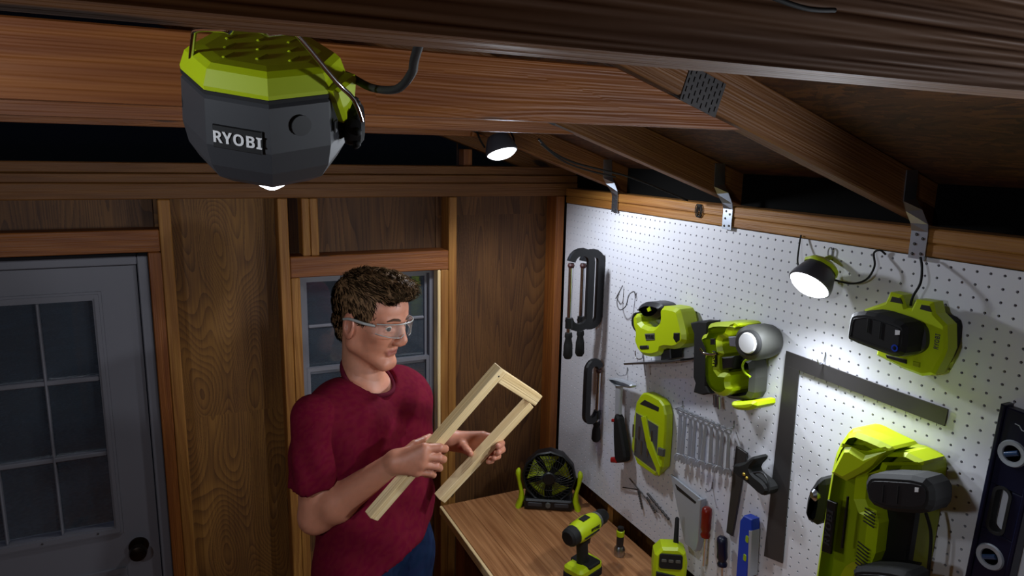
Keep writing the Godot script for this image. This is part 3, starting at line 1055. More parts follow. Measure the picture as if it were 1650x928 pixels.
func build_person() -> void:
	var foot := Vector3(0.43, FLOOR_Y, -1.76)
	var who := thing("person", "young man in maroon shirt and safety glasses holding a wooden frame", "person", foot)
	var o := -foot  # fields are laid out relative to the eye, meshes relative to the feet
	var tf := Vector3(0.473, 0, 0.881).normalized()
	var tr := Vector3(-0.881, 0, 0.473).normalized()
	var hf := Vector3(0.62, -0.20, 0.785).normalized()
	var hx := Vector3.UP.cross(hf).normalized()
	var hb := Basis(hx, hf.cross(hx), hf)       # x to his left, y up, z out of the face
	hb = hb * Basis(Vector3(0, 0, 1), -0.04)
	var neck := Vector3(0.416, -0.615, -1.80)
	var chest := Vector3(0.428, -0.755, -1.775)
	var belly := Vector3(0.440, -0.955, -1.757)
	var hip := Vector3(0.437, -1.14, -1.760)
	var spots := noise(61, 60.0, 2)
	var skin := Color(0.55, 0.225, 0.135)
	var paint_skin := func(p: Vector3) -> Color:
		var t := spots.get_noise_3dv(p)
		return skin * (1.0 + 0.10 * t)
	var torso := func(f: Field, grow: float, k: float) -> void:
		for s in [-1, 1]:
			var side: Vector3 = tr * s
			f.limb(neck + side * 0.045 + Vector3(0, -0.035, 0), (SHOULDER_R if s > 0 else SHOULDER_L), 0.045 + grow, 0.052 + grow, k)
			f.limb(chest + side * 0.074 + Vector3(0, 0.045, 0), belly + side * 0.066, 0.098 + grow, 0.096 + grow, k)
			f.limb(belly + side * 0.066, hip + side * 0.085, 0.096 + grow, 0.108 + grow, k)
			f.limb(chest + side * 0.08 + tf * 0.025 + Vector3(0, 0.02, 0), chest + side * 0.07 + tf * 0.03 - Vector3(0, 0.08, 0), 0.085 + grow, 0.075 + grow, k)
			f.limb(chest + side * 0.10 - tf * 0.03 + Vector3(0, 0.05, 0), chest + side * 0.08 - tf * 0.02 - Vector3(0, 0.12, 0), 0.075 + grow, 0.07 + grow, k)

	# --- body: trunk, neck and arms, then the head and each hand on finer grids
	net_start()
	var f := Field.new(Vector3(0.13, -1.32, -2.06), Vector3(0.78, -0.50, -1.42), 0.011)
	torso.call(f, -0.012, 0.05)
	f.limb(neck + Vector3(0, -0.03, 0), HEAD + hb * Vector3(0, -0.055, -0.026), 0.060, 0.047, 0.03)
	f.limb(SHOULDER_R, ELBOW_R, 0.052, 0.041, 0.03)
	f.limb(ELBOW_R, ELBOW_R.lerp(WRIST_R, 0.28) + Vector3(0, -0.004, 0), 0.040, 0.045, 0.02)
	f.limb(ELBOW_R.lerp(WRIST_R, 0.28) + Vector3(0, -0.004, 0), WRIST_R, 0.045, 0.027, 0.02)
	f.limb(SHOULDER_L, ELBOW_L, 0.052, 0.040, 0.03)
	f.limb(ELBOW_L, ELBOW_L.lerp(WRIST_L, 0.3), 0.039, 0.043, 0.02)
	f.limb(ELBOW_L.lerp(WRIST_L, 0.3), WRIST_L, 0.043, 0.027, 0.02)
	net_add(shifted(f, o), paint_skin)
	head_field(hb, neck, o, skin, spots)
	hand_field([[Vector3(0.4938, -0.7100, -1.5127), Vector3(0.5326, -0.7141, -1.5102), Vector3(0.5567, -0.7324, -1.5366), Vector3(0.5454, -0.7493, -1.5699)], [Vector3(0.4906, -0.7284, -1.5080), Vector3(0.5297, -0.7380, -1.5064), Vector3(0.5517, -0.7597, -1.5364), Vector3(0.5382, -0.7726, -1.5683)], [Vector3(0.4839, -0.7477, -1.5070), Vector3(0.5221, -0.7599, -1.5076), Vector3(0.5419, -0.7813, -1.5364), Vector3(0.5277, -0.7921, -1.5668)], [Vector3(0.4752, -0.7689, -1.5144), Vector3(0.5101, -0.7789, -1.5148), Vector3(0.5261, -0.7975, -1.5381), Vector3(0.5134, -0.8066, -1.5637)]], [Vector3(0.4555, -0.7433, -1.5576), Vector3(0.4907, -0.7281, -1.5780), Vector3(0.5229, -0.7256, -1.5914), Vector3(0.5379, -0.7237, -1.6016)], WRIST_R, ELBOW_R, o, skin, spots)
	hand_field([[Vector3(0.7290, -0.7901, -1.6992), Vector3(0.7644, -0.7920, -1.6706), Vector3(0.7596, -0.7932, -1.6388), Vector3(0.7356, -0.7851, -1.6068)], [Vector3(0.7406, -0.8070, -1.6900), Vector3(0.7660, -0.8087, -1.6606), Vector3(0.7581, -0.8079, -1.6307), Vector3(0.7346, -0.8017, -1.6037)], [Vector3(0.7378, -0.8260, -1.6872), Vector3(0.7533, -0.8256, -1.6573), Vector3(0.7440, -0.8246, -1.6281), Vector3(0.7229, -0.8168, -1.6060)], [Vector3(0.7272, -0.8435, -1.6885), Vector3(0.7366, -0.8413, -1.6619), Vector3(0.7297, -0.8389, -1.6375), Vector3(0.7104, -0.8292, -1.6149)]], [Vector3(0.6722, -0.8141, -1.7268), Vector3(0.6707, -0.8117, -1.6941), Vector3(0.6671, -0.8086, -1.6570), Vector3(0.6658, -0.8066, -1.6355)], WRIST_L, ELBOW_L, o, skin, spots)
	var sm := pm("skin", Color.WHITE, 0.48)
	sm.vertex_color_use_as_albedo = true
	sm.subsurf_scatter_enabled = true
	sm.subsurf_scatter_strength = 0.12
	net_part("body", sm, who)

	# --- shirt
	var folds := noise(71, 5.5, 2)
	var weave := noise(72, 300.0, 1)
	var shirt_c := Color(0.140, 0.008, 0.022)
	var paint_shirt := func(p: Vector3) -> Color: return shirt_c * (1.0 + 0.14 * weave.get_noise_3dv(p))
	var fold_push := func(p: Vector3, _g: Vector3) -> float:
		var q := p - o
		var along_tr := (q - chest).dot(tr)
		var a := folds.get_noise_3d(q.x * 1.0, q.y * 0.35, q.z * 1.0) * 0.008
		a += sin(along_tr * 34.0 + q.y * 9.0 + folds.get_noise_3dv(q * 0.6) * 5.0) * 0.0046 * smoothstep(-0.78, -0.98, q.y)
		a += sin(along_tr * 26.0 - q.y * 38.0) * 0.0030 * smoothstep(-0.60, -0.75, q.y)
		return a
	net_start()
	f = Field.new(Vector3(0.14, -1.22, -2.05), Vector3(0.76, -0.53, -1.54), 0.010)
	torso.call(f, 0.005, 0.05)
	f.limb(belly + tf * 0.04, hip + tf * 0.06 + tr * 0.03, 0.09, 0.12, 0.06)
	# neck opening
	f.limb(neck + Vector3(0, -0.02, 0) + tf * 0.012, HEAD + Vector3(0, -0.02, 0) + tf * 0.05, 0.064, 0.085, 0.008, true)
	var hem_a := Vector3(0.545, -1.010, -1.60)
	var hem_b := Vector3(0.3663, -1.080, -1.53)
	var hem_n := (hem_b - hem_a).cross(Vector3(0.27, -1.20, -1.75) - hem_a).normalized()
	if hem_n.y > 0: hem_n = -hem_n
	f.slice(hem_a, hem_n)
	net_add(shifted(f, o), paint_shirt, fold_push)
	for s in [[SHOULDER_R, ELBOW_R, 0.64], [SHOULDER_L, ELBOW_L, 0.62]]:
		var end: Vector3 = s[0].lerp(s[1], s[2])
		var lo: Vector3 = s[0].min(end) - Vector3.ONE * 0.1
		var hi: Vector3 = s[0].max(end) + Vector3.ONE * 0.1
		var q := Field.new(lo, hi, 0.008)
		var out: Vector3 = (tr if s[0] == SHOULDER_R else -tr) * 0.006
		q.limb(s[0] + Vector3(0, 0.004, 0), s[0].lerp(s[1], 0.35) + out, 0.063, 0.062, 0.02)
		q.limb(s[0].lerp(s[1], 0.35) + out, s[0].lerp(s[1], 0.8) + out, 0.062, 0.064, 0.02)
		var dir: Vector3 = (s[1] - s[0]).normalized()
		q.slice(end, (dir + Vector3(0, -0.4, 0)).normalized())
		q.limb(end, s[1] + dir * 0.08, 0.050, 0.050, 0.004, true)
		var c0: Vector3 = s[0]
		var sleeve_push := func(p: Vector3, _g: Vector3) -> float:
			var w := p - o
			return folds.get_noise_3d(w.x, w.y * 0.6, w.z) * 0.012 + sin((w.x + w.z) * 75.0 + w.y * 30.0) * 0.0034 * smoothstep(0.02, 0.09, c0.y - w.y)
		net_add(shifted(q, o), paint_shirt, sleeve_push)
	var cloth := pm("shirt_cloth", Color.WHITE, 0.9)
	cloth.vertex_color_use_as_albedo = true
	var sh := net_part("shirt", cloth, who, true)
	sh.set_meta("label", "maroon short-sleeved shirt")
	# ribbed collar
	var col := MB.new()
	var cp := []
	var cc := neck + tf * 0.020 + Vector3(0, 0.005, 0)
	for i in 32:
		var a := TAU * i / 32
		cp.append(cc + tr * cos(a) * 0.066 + tf * sin(a) * 0.071 + Vector3(0, 0.008 - 0.040 * sin(a) - 0.004 * cos(2 * a), 0) + o)
	col.tube(cp, 0.0065, 8, true)
	part(col, "collar", cloth_plain(), sh)

	# --- jeans and boots
	net_start()
	f = Field.new(Vector3(0.16, FLOOR_Y + 0.05, -2.0), Vector3(0.74, -1.02, -1.50), 0.016)
	var blue := Color(0.012, 0.022, 0.060)
	for s in [-1, 1]:
		var side: Vector3 = tr * s
		f.limb(belly + side * 0.06 - Vector3(0, 0.07, 0), hip + side * 0.085, 0.092, 0.105, 0.04)
		f.limb(hip + side * 0.09 - Vector3(0, 0.08, 0), hip + side * 0.11 + tf * 0.02 - Vector3(0, 0.50, 0), 0.092, 0.066, 0.04)
		f.limb(hip + side * 0.11 + tf * 0.02 - Vector3(0, 0.50, 0), Vector3(foot.x, FLOOR_Y + 0.09, foot.z) + side * 0.12, 0.066, 0.056, 0.03)
	var paint_blue := func(p: Vector3) -> Color: return blue * (1.0 + 0.3 * weave.get_noise_3dv(p))
	net_add(shifted(f, o), paint_blue)
	var denim := pm("denim", Color.WHITE, 0.9)
	denim.vertex_color_use_as_albedo = true
	net_part("jeans", denim, who, true)
	for s in [-1, 1]:
		net_start()
		var c: Vector3 = Vector3(foot.x, FLOOR_Y, foot.z) + tr * s * 0.12
		f = Field.new(c + Vector3(-0.22, -0.02, -0.22), c + Vector3(0.26, 0.17, 0.26), 0.010)
		f.limb(c + Vector3(0, 0.04, 0) - tf * 0.05, c + Vector3(0, 0.035, 0) + tf * 0.15, 0.042, 0.038, 0.02)
		f.limb(c + Vector3(0, 0.04, 0), c + Vector3(0, 0.13, 0) - tf * 0.01, 0.046, 0.05, 0.03)
		f.slice(c, Vector3(0, -1, 0))
		net_add(shifted(f, o), func(_p: Vector3) -> Color: return Color(0.05, 0.03, 0.02))
		net_part("boot", denim, who, true)

	# --- hair, brows and eyes
	var hairn := noise(81, 24.0, 2)
	var hair_c := Color(0.16, 0.088, 0.042)
	var streak := func(p: Vector3) -> Color:
		var q: Vector3 = hb.transposed() * (p - o - HEAD)
		var t := hairn.get_noise_3d(q.x * 9.0 + q.z * 2.0, q.y * 4.0, q.z * 3.0)
		return hair_c * clampf(1.0 + 1.1 * t, 0.35, 2.6)
	var tuft := func(p: Vector3, _g: Vector3) -> float:
		var q: Vector3 = hb.transposed() * (p - o - HEAD)
		var top := smoothstep(0.03, 0.10, q.y)
		return hairn.get_noise_3d(q.x * 6.5 + q.z * 1.2, q.y * 2.2, q.z * 1.1) * (0.0015 + 0.0025 * top) + hairn.get_noise_3d(q.x * 1.5, q.y * 0.7, q.z * 0.7) * 0.006 * top
	net_start()
	f = Field.new(HEAD - Vector3(0.15, 0.12, 0.15), HEAD + Vector3(0.15, 0.17, 0.15), 0.0042)
	var H := func(x: float, y: float, z: float) -> Vector3: return HEAD + hb * Vector3(x, y, z)
	f.blob(H.call(0, 0.036, -0.014), hb, Vector3(0.083, 0.094, 0.105), 0.01)
	f.blob(H.call(0.004, 0.098, 0.030), hb, Vector3(0.062, 0.036, 0.072), 0.02)
	f.limb(H.call(-0.035, 0.092, 0.078), H.call(0.040, 0.096, 0.074), 0.022, 0.022, 0.02)
	f.limb(H.call(0, -0.03, -0.07), H.call(0, -0.055, -0.066), 0.045, 0.036, 0.02)
	# clear the face, the ears and the neck
	f.blob(H.call(0, -0.018, 0.120), hb, Vector3(0.115, 0.100, 0.088), 0.008, true)
	for s in [-1, 1]:
		f.blob(H.call(0.088 * s, -0.070, 0.030), hb, Vector3(0.045, 0.052, 0.062), 0.008, true)
		f.blob(H.call(0.098 * s, -0.014, -0.004), hb, Vector3(0.032, 0.040, 0.030), 0.006, true)
	f.slice(H.call(0, -0.082, 0), hb * Vector3(0, -1, 0.25).normalized())
	net_add(shifted(f, o), streak, tuft)
	strands(hb, o, hair_c)
	var hm := pm("hair", Color.WHITE, 0.62)
	hm.vertex_color_use_as_albedo = true
	hm.metallic_specular = 0.25
	net_part("hair", hm, who)
	for s in [-1, 1]:
		var e := MB.new()
		var ep: Vector3 = H.call(0.032 * s, 0.005, 0.0755)
		e.ball(ep + o, Vector3.ONE * 0.0125, 14)
		var eye := part(e, "eye", pm("eye_white", Color(0.80, 0.76, 0.72), 0.25), who)
		var ir := MB.new()
		ir.ball(ep + o + hb * Vector3(-0.003, -0.002, 0.0070), Vector3.ONE * 0.0072, 12)
		part(ir, "iris", pm("iris_dark", Color(0.12, 0.09, 0.07), 0.2), eye)
		var br := MB.new()
		br.tube([H.call(0.011 * s, 0.026, 0.0985) + o, H.call(0.021 * s, 0.0295, 0.0975) + o, H.call(0.033 * s, 0.0305, 0.0935) + o, H.call(0.048 * s, 0.025, 0.0835) + o], 0.004, 6, false, [0.0026, 0.0038, 0.0036, 0.0016])
		part(br, "eyebrow", pm("brow", Color(0.30, 0.19, 0.12), 0.8), who)

	# --- safety glasses
	var g := thing("safety_glasses", "clear wraparound safety glasses on the man's face", "glasses", HEAD + hb * Vector3(0, 0.005, 0.08), hb)
	var back := Vector3(0, -0.005, -0.08)
	for s in [-1, 1]:
		var lens := MB.new()
		var rows := []
		for i in 9:
			var a := lerpf(0.10, 1.12, i / 8.0)
			var cx: float = sin(a) * 0.078 * s
			var cz := 0.034 + cos(a) * 0.080
			var up := 0.018 - 0.006 * pow(i / 8.0, 2)
			var dn := 0.021 - 0.008 * pow(i / 8.0, 2) - (0.009 if i < 2 else 0.0)
			var nn := Vector3(sin(a) * s, 0, cos(a)) * 0.0022
			var c := Vector3(cx, 0.006, cz) + back
			rows.append([c + Vector3(0, up, 0), c + Vector3(0, -dn, 0.0), c + Vector3(0, -dn, 0) + nn, c + Vector3(0, up, 0) + nn])
		lens.loft(rows)
		part(lens, "lens", mats["clear_plastic"], g)
		var arm := MB.new()
		arm.tube(curve([Vector3(0.071 * s, 0.012, 0.066) + back, Vector3(0.0835 * s, 0.012, 0.040) + back, Vector3(0.090 * s, 0.012, 0.0) + back, Vector3(0.087 * s, 0.004, -0.022) + back]), 0.0038, 6)
		part(arm, "temple", pm("smoke_plastic", Color(0.62, 0.62, 0.60), 0.25), g)
	var rim := MB.new()
	var rp := []
	for i in 21:
		var a := lerpf(-1.12, 1.12, i / 20.0)
		rp.append(Vector3(sin(a) * 0.079, 0.024 - 0.006 * pow(absf(a) / 1.12, 2), 0.034 + cos(a) * 0.0815) + back)
	rim.tube(rp, 0.0017, 6)
	part(rim, "brow_bar", mats["smoke_plastic"], g)
	for s in [-1, 1]:
		var low := MB.new()
		var lp := []
		for i in 10:
			var t := i / 9.0
			var a := lerpf(0.10, 1.12, t)
			lp.append(Vector3(sin(a) * 0.0795 * s, 0.006 - (0.021 - 0.008 * t * t - (0.009 if i < 1 else 0.0)), 0.034 + cos(a) * 0.0815) + back)
		low.tube(lp, 0.0012, 6)
		part(low, "lower_rim", mats["smoke_plastic"], g)

	# --- the wooden frame that he holds
	var fr := thing("wooden_frame", "pale three-sided pine frame held in the man's hands", "frame", Vector3(0.6945, -0.5494, -1.5365))
	var at := fr.position - Vector3(0, E, 0)
	var A0 := Vector3(0.3707, -0.8831, -1.5508) - at
	var A1 := Vector3.ZERO
	var B0 := Vector3(0.5803, -0.9250, -1.6449) - at
	var B1 := Vector3(0.8552, -0.6715, -1.6365) - at
	var y := (A1 - A0).normalized()
	var across := B1 - A1
	var stick := func(called: String, a: Vector3, b: Vector3, wide: float, thick: float) -> void:
		var dir := (b - a).normalized()
		var nn := y.cross(across).normalized()
		if absf(dir.dot(y)) < 0.8: nn = y.cross(dir).normalized()
		var side := nn.cross(dir).normalized()
		var mb := MB.new()
		mb.shift = Vector2(rng.randf() * 2, rng.randf() * 2)
		mb.box(Vector3(wide, (b - a).length(), thick), 0.0015, Transform3D(Basis(side, dir, side.cross(dir)), (a + b) / 2), 1)
		part(mb, called, mats["clear_pine"], fr)
	var yb := (B1 - B0).normalized()
	stick.call("rail", A0, A1 + y * 0.016, 0.034, 0.026)
	stick.call("rail", B0, B1 - yb * 0.020, 0.034, 0.026)
	stick.call("crosspiece", A1 + across.normalized() * 0.018 - y * 0.002, B1 + across.normalized() * 0.015 - yb * 0.0, 0.034, 0.026)
	var sc := MB.new()
	var fn := y.cross(across).normalized()
	if fn.dot(-at) < 0: fn = -fn
	sc.lathe([Vector2(0, 0), Vector2(0.0028, 0), Vector2(0.0022, 0.0012), Vector2(0, 0.0012)], 8, along(fn, -y * 0.004 + fn * 0.0128))
	part(sc, "screw", mats["dull_steel"], fr)

# locks of hair that grow from the hair's surface: forward over the top, down at the sides and the back
func strands(hb: Basis, o: Vector3, hair_c: Color) -> void:
	var r := RandomNumberGenerator.new()
	r.seed = 5
	var n := skin_v.size()
	var inv := hb.transposed()
	for s in 4200:
		var i := r.randi() % n
		var p := skin_v[i]
		var g := skin_n[i]
		var q := inv * (p - o - HEAD)
		var top := smoothstep(0.05, 0.10, q.y)
		var down := Vector3(0, -1, -0.25 + 0.9 * smoothstep(0.0, 0.05, q.y)).normalized()
		var comb := Vector3(-0.45, 0.10, 1.0).normalized()
		var dir := hb * (down.lerp(comb, top) + Vector3(r.randfn(0, 0.22), r.randfn(0, 0.15), r.randfn(0, 0.18)))
		dir = (dir - g * dir.dot(g)).normalized()
		var l := r.randf_range(0.014, 0.024) * (1.0 + 0.5 * top)
		var lift := r.randf_range(0.0015, 0.004) + 0.004 * top * r.randf()
		var side := dir.cross(g).normalized()
		var c := hair_c * r.randf_range(0.45, 2.1)
		if r.randf() < 0.16 * top: c = Color(0.30, 0.19, 0.085) * r.randf_range(0.7, 1.2)
		var rad := r.randf_range(0.0007, 0.0014)
		var base := skin_v.size()
		for k in 5:
			var t := k / 4.0
			var m := p - g * 0.002 + dir * (l * t) + g * (lift * sin(t * 2.4)) - g * (l * l * t * t * 2.2)
			var rr := rad * (1.0 - 0.85 * t * t)
			for e in 3:
				var a := TAU * e / 3
				var nn := g * cos(a) + side * sin(a)
				skin_v.append(m + nn * rr); skin_n.append(nn); skin_c.append(c)
		for k in 4:
			for e in 3:
				var a := base + k * 3 + e
				var b := base + k * 3 + (e + 1) % 3
				skin_i.append_array(PackedInt32Array([a, b, b + 3, a, b + 3, a + 3]))

func cloth_plain() -> StandardMaterial3D:
	var m := pm("collar_cloth", Color(0.33, 0.085, 0.145), 0.9)
	return m
func shifted(f: Field, o: Vector3) -> Field:
	f.org += o
	return f

func head_field(hb: Basis, neck: Vector3, o: Vector3, skin: Color, spots: FastNoiseLite) -> void:
	var f := Field.new(HEAD - Vector3(0.135, 0.19, 0.135), HEAD + Vector3(0.135, 0.135, 0.135), 0.0038)
	var H := func(x: float, y: float, z: float) -> Vector3: return HEAD + hb * Vector3(x, y, z)
	f.blob(H.call(0, 0.036, -0.014), hb, Vector3(0.074, 0.086, 0.095), 0.02)
	f.blob(H.call(0, -0.026, 0.026), hb, Vector3(0.0655, 0.086, 0.066), 0.03)
	f.blob(H.call(0, 0.045, 0.045), hb, Vector3(0.058, 0.045, 0.048), 0.03)
	for s in [-1, 1]:
		f.limb(H.call(0.054 * s, -0.062, -0.002), H.call(0.018 * s, -0.104, 0.072), 0.017, 0.016, 0.020)
		f.limb(H.call(0.058 * s, -0.02, -0.004), H.call(0.054 * s, -0.062, -0.002), 0.016, 0.017, 0.02)
		f.blob(H.call(0.044 * s, -0.018, 0.058), hb, Vector3(0.021, 0.016, 0.020), 0.02)
		f.limb(H.call(0.012 * s, 0.024, 0.086), H.call(0.042 * s, 0.024, 0.074), 0.011, 0.009, 0.012)
		f.blob(H.call(0.032 * s, 0.006, 0.100), hb, Vector3(0.020, 0.0135, 0.017), 0.008, true)
		f.limb(H.call(0.019 * s, 0.0120, 0.0875), H.call(0.045 * s, 0.0105, 0.080), 0.0040, 0.0036, 0.003)
		f.limb(H.call(0.021 * s, -0.0045, 0.0860), H.call(0.044 * s, -0.0025, 0.0795), 0.0036, 0.0032, 0.004)
		f.blob(H.call(0.011 * s, -0.036, 0.100), hb, Vector3(0.009, 0.008, 0.012), 0.006)
		# ear: a dished shell with a rim
		var eb := hb * Basis(Vector3(0, 1, 0), 0.35 * s) * Basis(Vector3(1, 0, 0), -0.18)
		f.blob(H.call(0.081 * s, -0.010, -0.008), eb, Vector3(0.011, 0.036, 0.023), 0.006)
		f.blob(H.call(0.092 * s, -0.005, -0.003), eb, Vector3(0.009, 0.021, 0.012), 0.004, true)
	f.blob(H.call(0, -0.104, 0.072), hb, Vector3(0.022, 0.018, 0.018), 0.02)
	f.limb(H.call(0, 0.020, 0.090), H.call(0, -0.026, 0.111), 0.008, 0.0115, 0.012)
	f.limb(H.call(-0.004, -0.034, 0.106), H.call(0.004, -0.034, 0.106), 0.009, 0.009, 0.006)
	f.limb(H.call(-0.020, -0.0625, 0.0805), H.call(0.020, -0.0625, 0.0805), 0.0055, 0.0055, 0.006)
	f.limb(H.call(-0.007, -0.0605, 0.0855), H.call(0.007, -0.0605, 0.0855), 0.0062, 0.0062, 0.006)
	f.limb(H.call(-0.014, -0.0725, 0.0815), H.call(0.014, -0.0725, 0.0815), 0.0068, 0.0068, 0.005)
	f.limb(H.call(-0.023, -0.0672, 0.0915), H.call(0.023, -0.0672, 0.0915), 0.0022, 0.0022, 0.003, true)
	f.limb(neck + Vector3(0, 0.0, 0), H.call(0, -0.05, -0.026), 0.056, 0.048, 0.018)
	f.limb(H.call(0, -0.085, 0.0) , H.call(0, -0.098, 0.030), 0.030, 0.022, 0.02)
	var paint := func(p: Vector3) -> Color:
		var q: Vector3 = hb.transposed() * (p - o - HEAD)
		var c := skin * (1.0 + 0.10 * spots.get_noise_3dv(p))
		var lip := smoothstep(0.012, 0.006, absf(q.y + 0.0665)) * smoothstep(0.028, 0.018, absf(q.x)) * smoothstep(0.078, 0.084, q.z)
		var flush := smoothstep(0.028, 0.008, Vector2(absf(q.x) - 0.045, q.y + 0.025).length()) * 0.35 + smoothstep(0.02, 0.006, Vector2(q.x, q.y + 0.03).length()) * smoothstep(0.09, 0.1, q.z) * 0.4
		flush += smoothstep(0.072, 0.080, absf(q.x)) * 1.0
		c = c.lerp(Color(0.44, 0.15, 0.11), clampf(flush, 0, 1) * 0.3)
		return c.lerp(Color(0.34, 0.11, 0.09), lip * 0.85)
	net_add(shifted(f, o), paint)

func hand_field(fingers: Array, thumb: Array, wrist: Vector3, elbow: Vector3, o: Vector3, skin: Color, spots: FastNoiseLite) -> void:
	var lo := wrist
	var hi := wrist
	for c in fingers + [thumb]:
		for p in c:
			lo = lo.min(p); hi = hi.max(p)
	var f := Field.new(lo - Vector3.ONE * 0.035, hi + Vector3.ONE * 0.035, 0.003)
	var w := wrist
	f.limb(w.lerp(elbow, 0.18), w, 0.030, 0.0265, 0.01)
	for i in 4:
		var c: Array = fingers[i]
		var r0: float = [0.0105, 0.0108, 0.0102, 0.0092][i]
		f.limb(w.lerp(c[0], 0.12), c[0], 0.021, 0.0135, 0.016)
		f.limb(c[0], c[1], r0 * 1.05, r0 * 0.98, 0.004)
		f.limb(c[1], c[2], r0 * 0.98, r0 * 0.90, 0.003)
		f.limb(c[2], c[3], r0 * 0.90, r0 * 0.78, 0.003)
	f.limb(w, thumb[0], 0.022, 0.018, 0.014)
	f.limb(thumb[0], thumb[1], 0.0165, 0.0125, 0.008)
	f.limb(thumb[1], thumb[2], 0.0122, 0.0110, 0.003)
	f.limb(thumb[2], thumb[3], 0.0110, 0.0088, 0.003)
	var paint := func(p: Vector3) -> Color:
		var q := p - o
		var c := skin * (1.0 + 0.10 * spots.get_noise_3dv(p))
		var red := 0.0
		for k in fingers:
			for j in [0, 1, 3]:
				red = maxf(red, smoothstep(0.018, 0.006, q.distance_to(k[j])))
		return c.lerp(Color(0.48, 0.19, 0.13), red * 0.45)
	net_add(shifted(f, o), paint)

# ---------------------------------------------------------------- lamps
func spot(parent: Node3D, at: Vector3, dir: Vector3, energy: float, size: float, angle: float) -> void:
	var l := SpotLight3D.new()
	l.name = "lamp_light"
	l.light_color = Color(0.93, 0.96, 1.0)
	l.light_energy = energy
	l.light_size = size
	l.spot_range = 8.0
	l.spot_attenuation = 2.0
	l.spot_angle = angle
	l.spot_angle_attenuation = 0.5
	l.shadow_enabled = true
	parent.add_child(l, true)
	l.transform = Transform3D(Basis.looking_at(dir, Vector3(0.3, 0.1, 0.9)), at)

func puck(label: String, at: Vector3, dir: Vector3, energy: float, lime: bool, angle := 90.0) -> Node3D:
	var t := thing("puck_light", label, "lamp", at, along(-dir).basis, "round work lights")
	# local -y is the way that the light shines
	var b := MB.new()
	b.lathe([Vector2(0.0, 0.046), Vector2(0.030, 0.046), Vector2(0.036, 0.042), Vector2(0.043, 0.026), Vector2(0.0505, 0.004), Vector2(0.0525, -0.006), Vector2(0.0525, -0.012), Vector2(0.049, -0.014)].duplicate(), 32, Transform3D(Basis.IDENTITY, Vector3.ZERO))
	part(b, "housing", pm("puck_grey", Color(0.30, 0.30, 0.33), 0.4), t)
	var l := MB.new()
	l.lathe([Vector2(0.0, -0.031), Vector2(0.016, -0.0300), Vector2(0.031, -0.0260), Vector2(0.042, -0.0195), Vector2(0.049, -0.0125), Vector2(0.049, -0.008), Vector2(0, -0.008)], 32)
	part(l, "lens", mats["lamp_face"], t)
	if lime:
		var c := MB.new()
		c.lathe([Vector2(0.031, 0.040), Vector2(0.042, 0.036), Vector2(0.044, 0.044), Vector2(0.034, 0.054), Vector2(0.012, 0.058), Vector2(0, 0.058)], 10)
		part(c, "collar", mats["lime"], t)
	if angle > 89:
		# a domed lens that also throws light sideways
		var o := OmniLight3D.new()
		o.name = "lamp_light"
		o.light_color = Color(0.93, 0.96, 1.0)
		o.light_energy = energy
		o.light_size = 0.03
		o.omni_range = 8.0
		o.omni_attenuation = 2.0
		o.shadow_enabled = true
		t.add_child(o, true)
		o.position = Vector3(0, -0.052, 0)
	else:
		spot(t, Vector3(0, -0.033, 0), Vector3(0, -1, 0), energy, 0.045, angle)
	return t

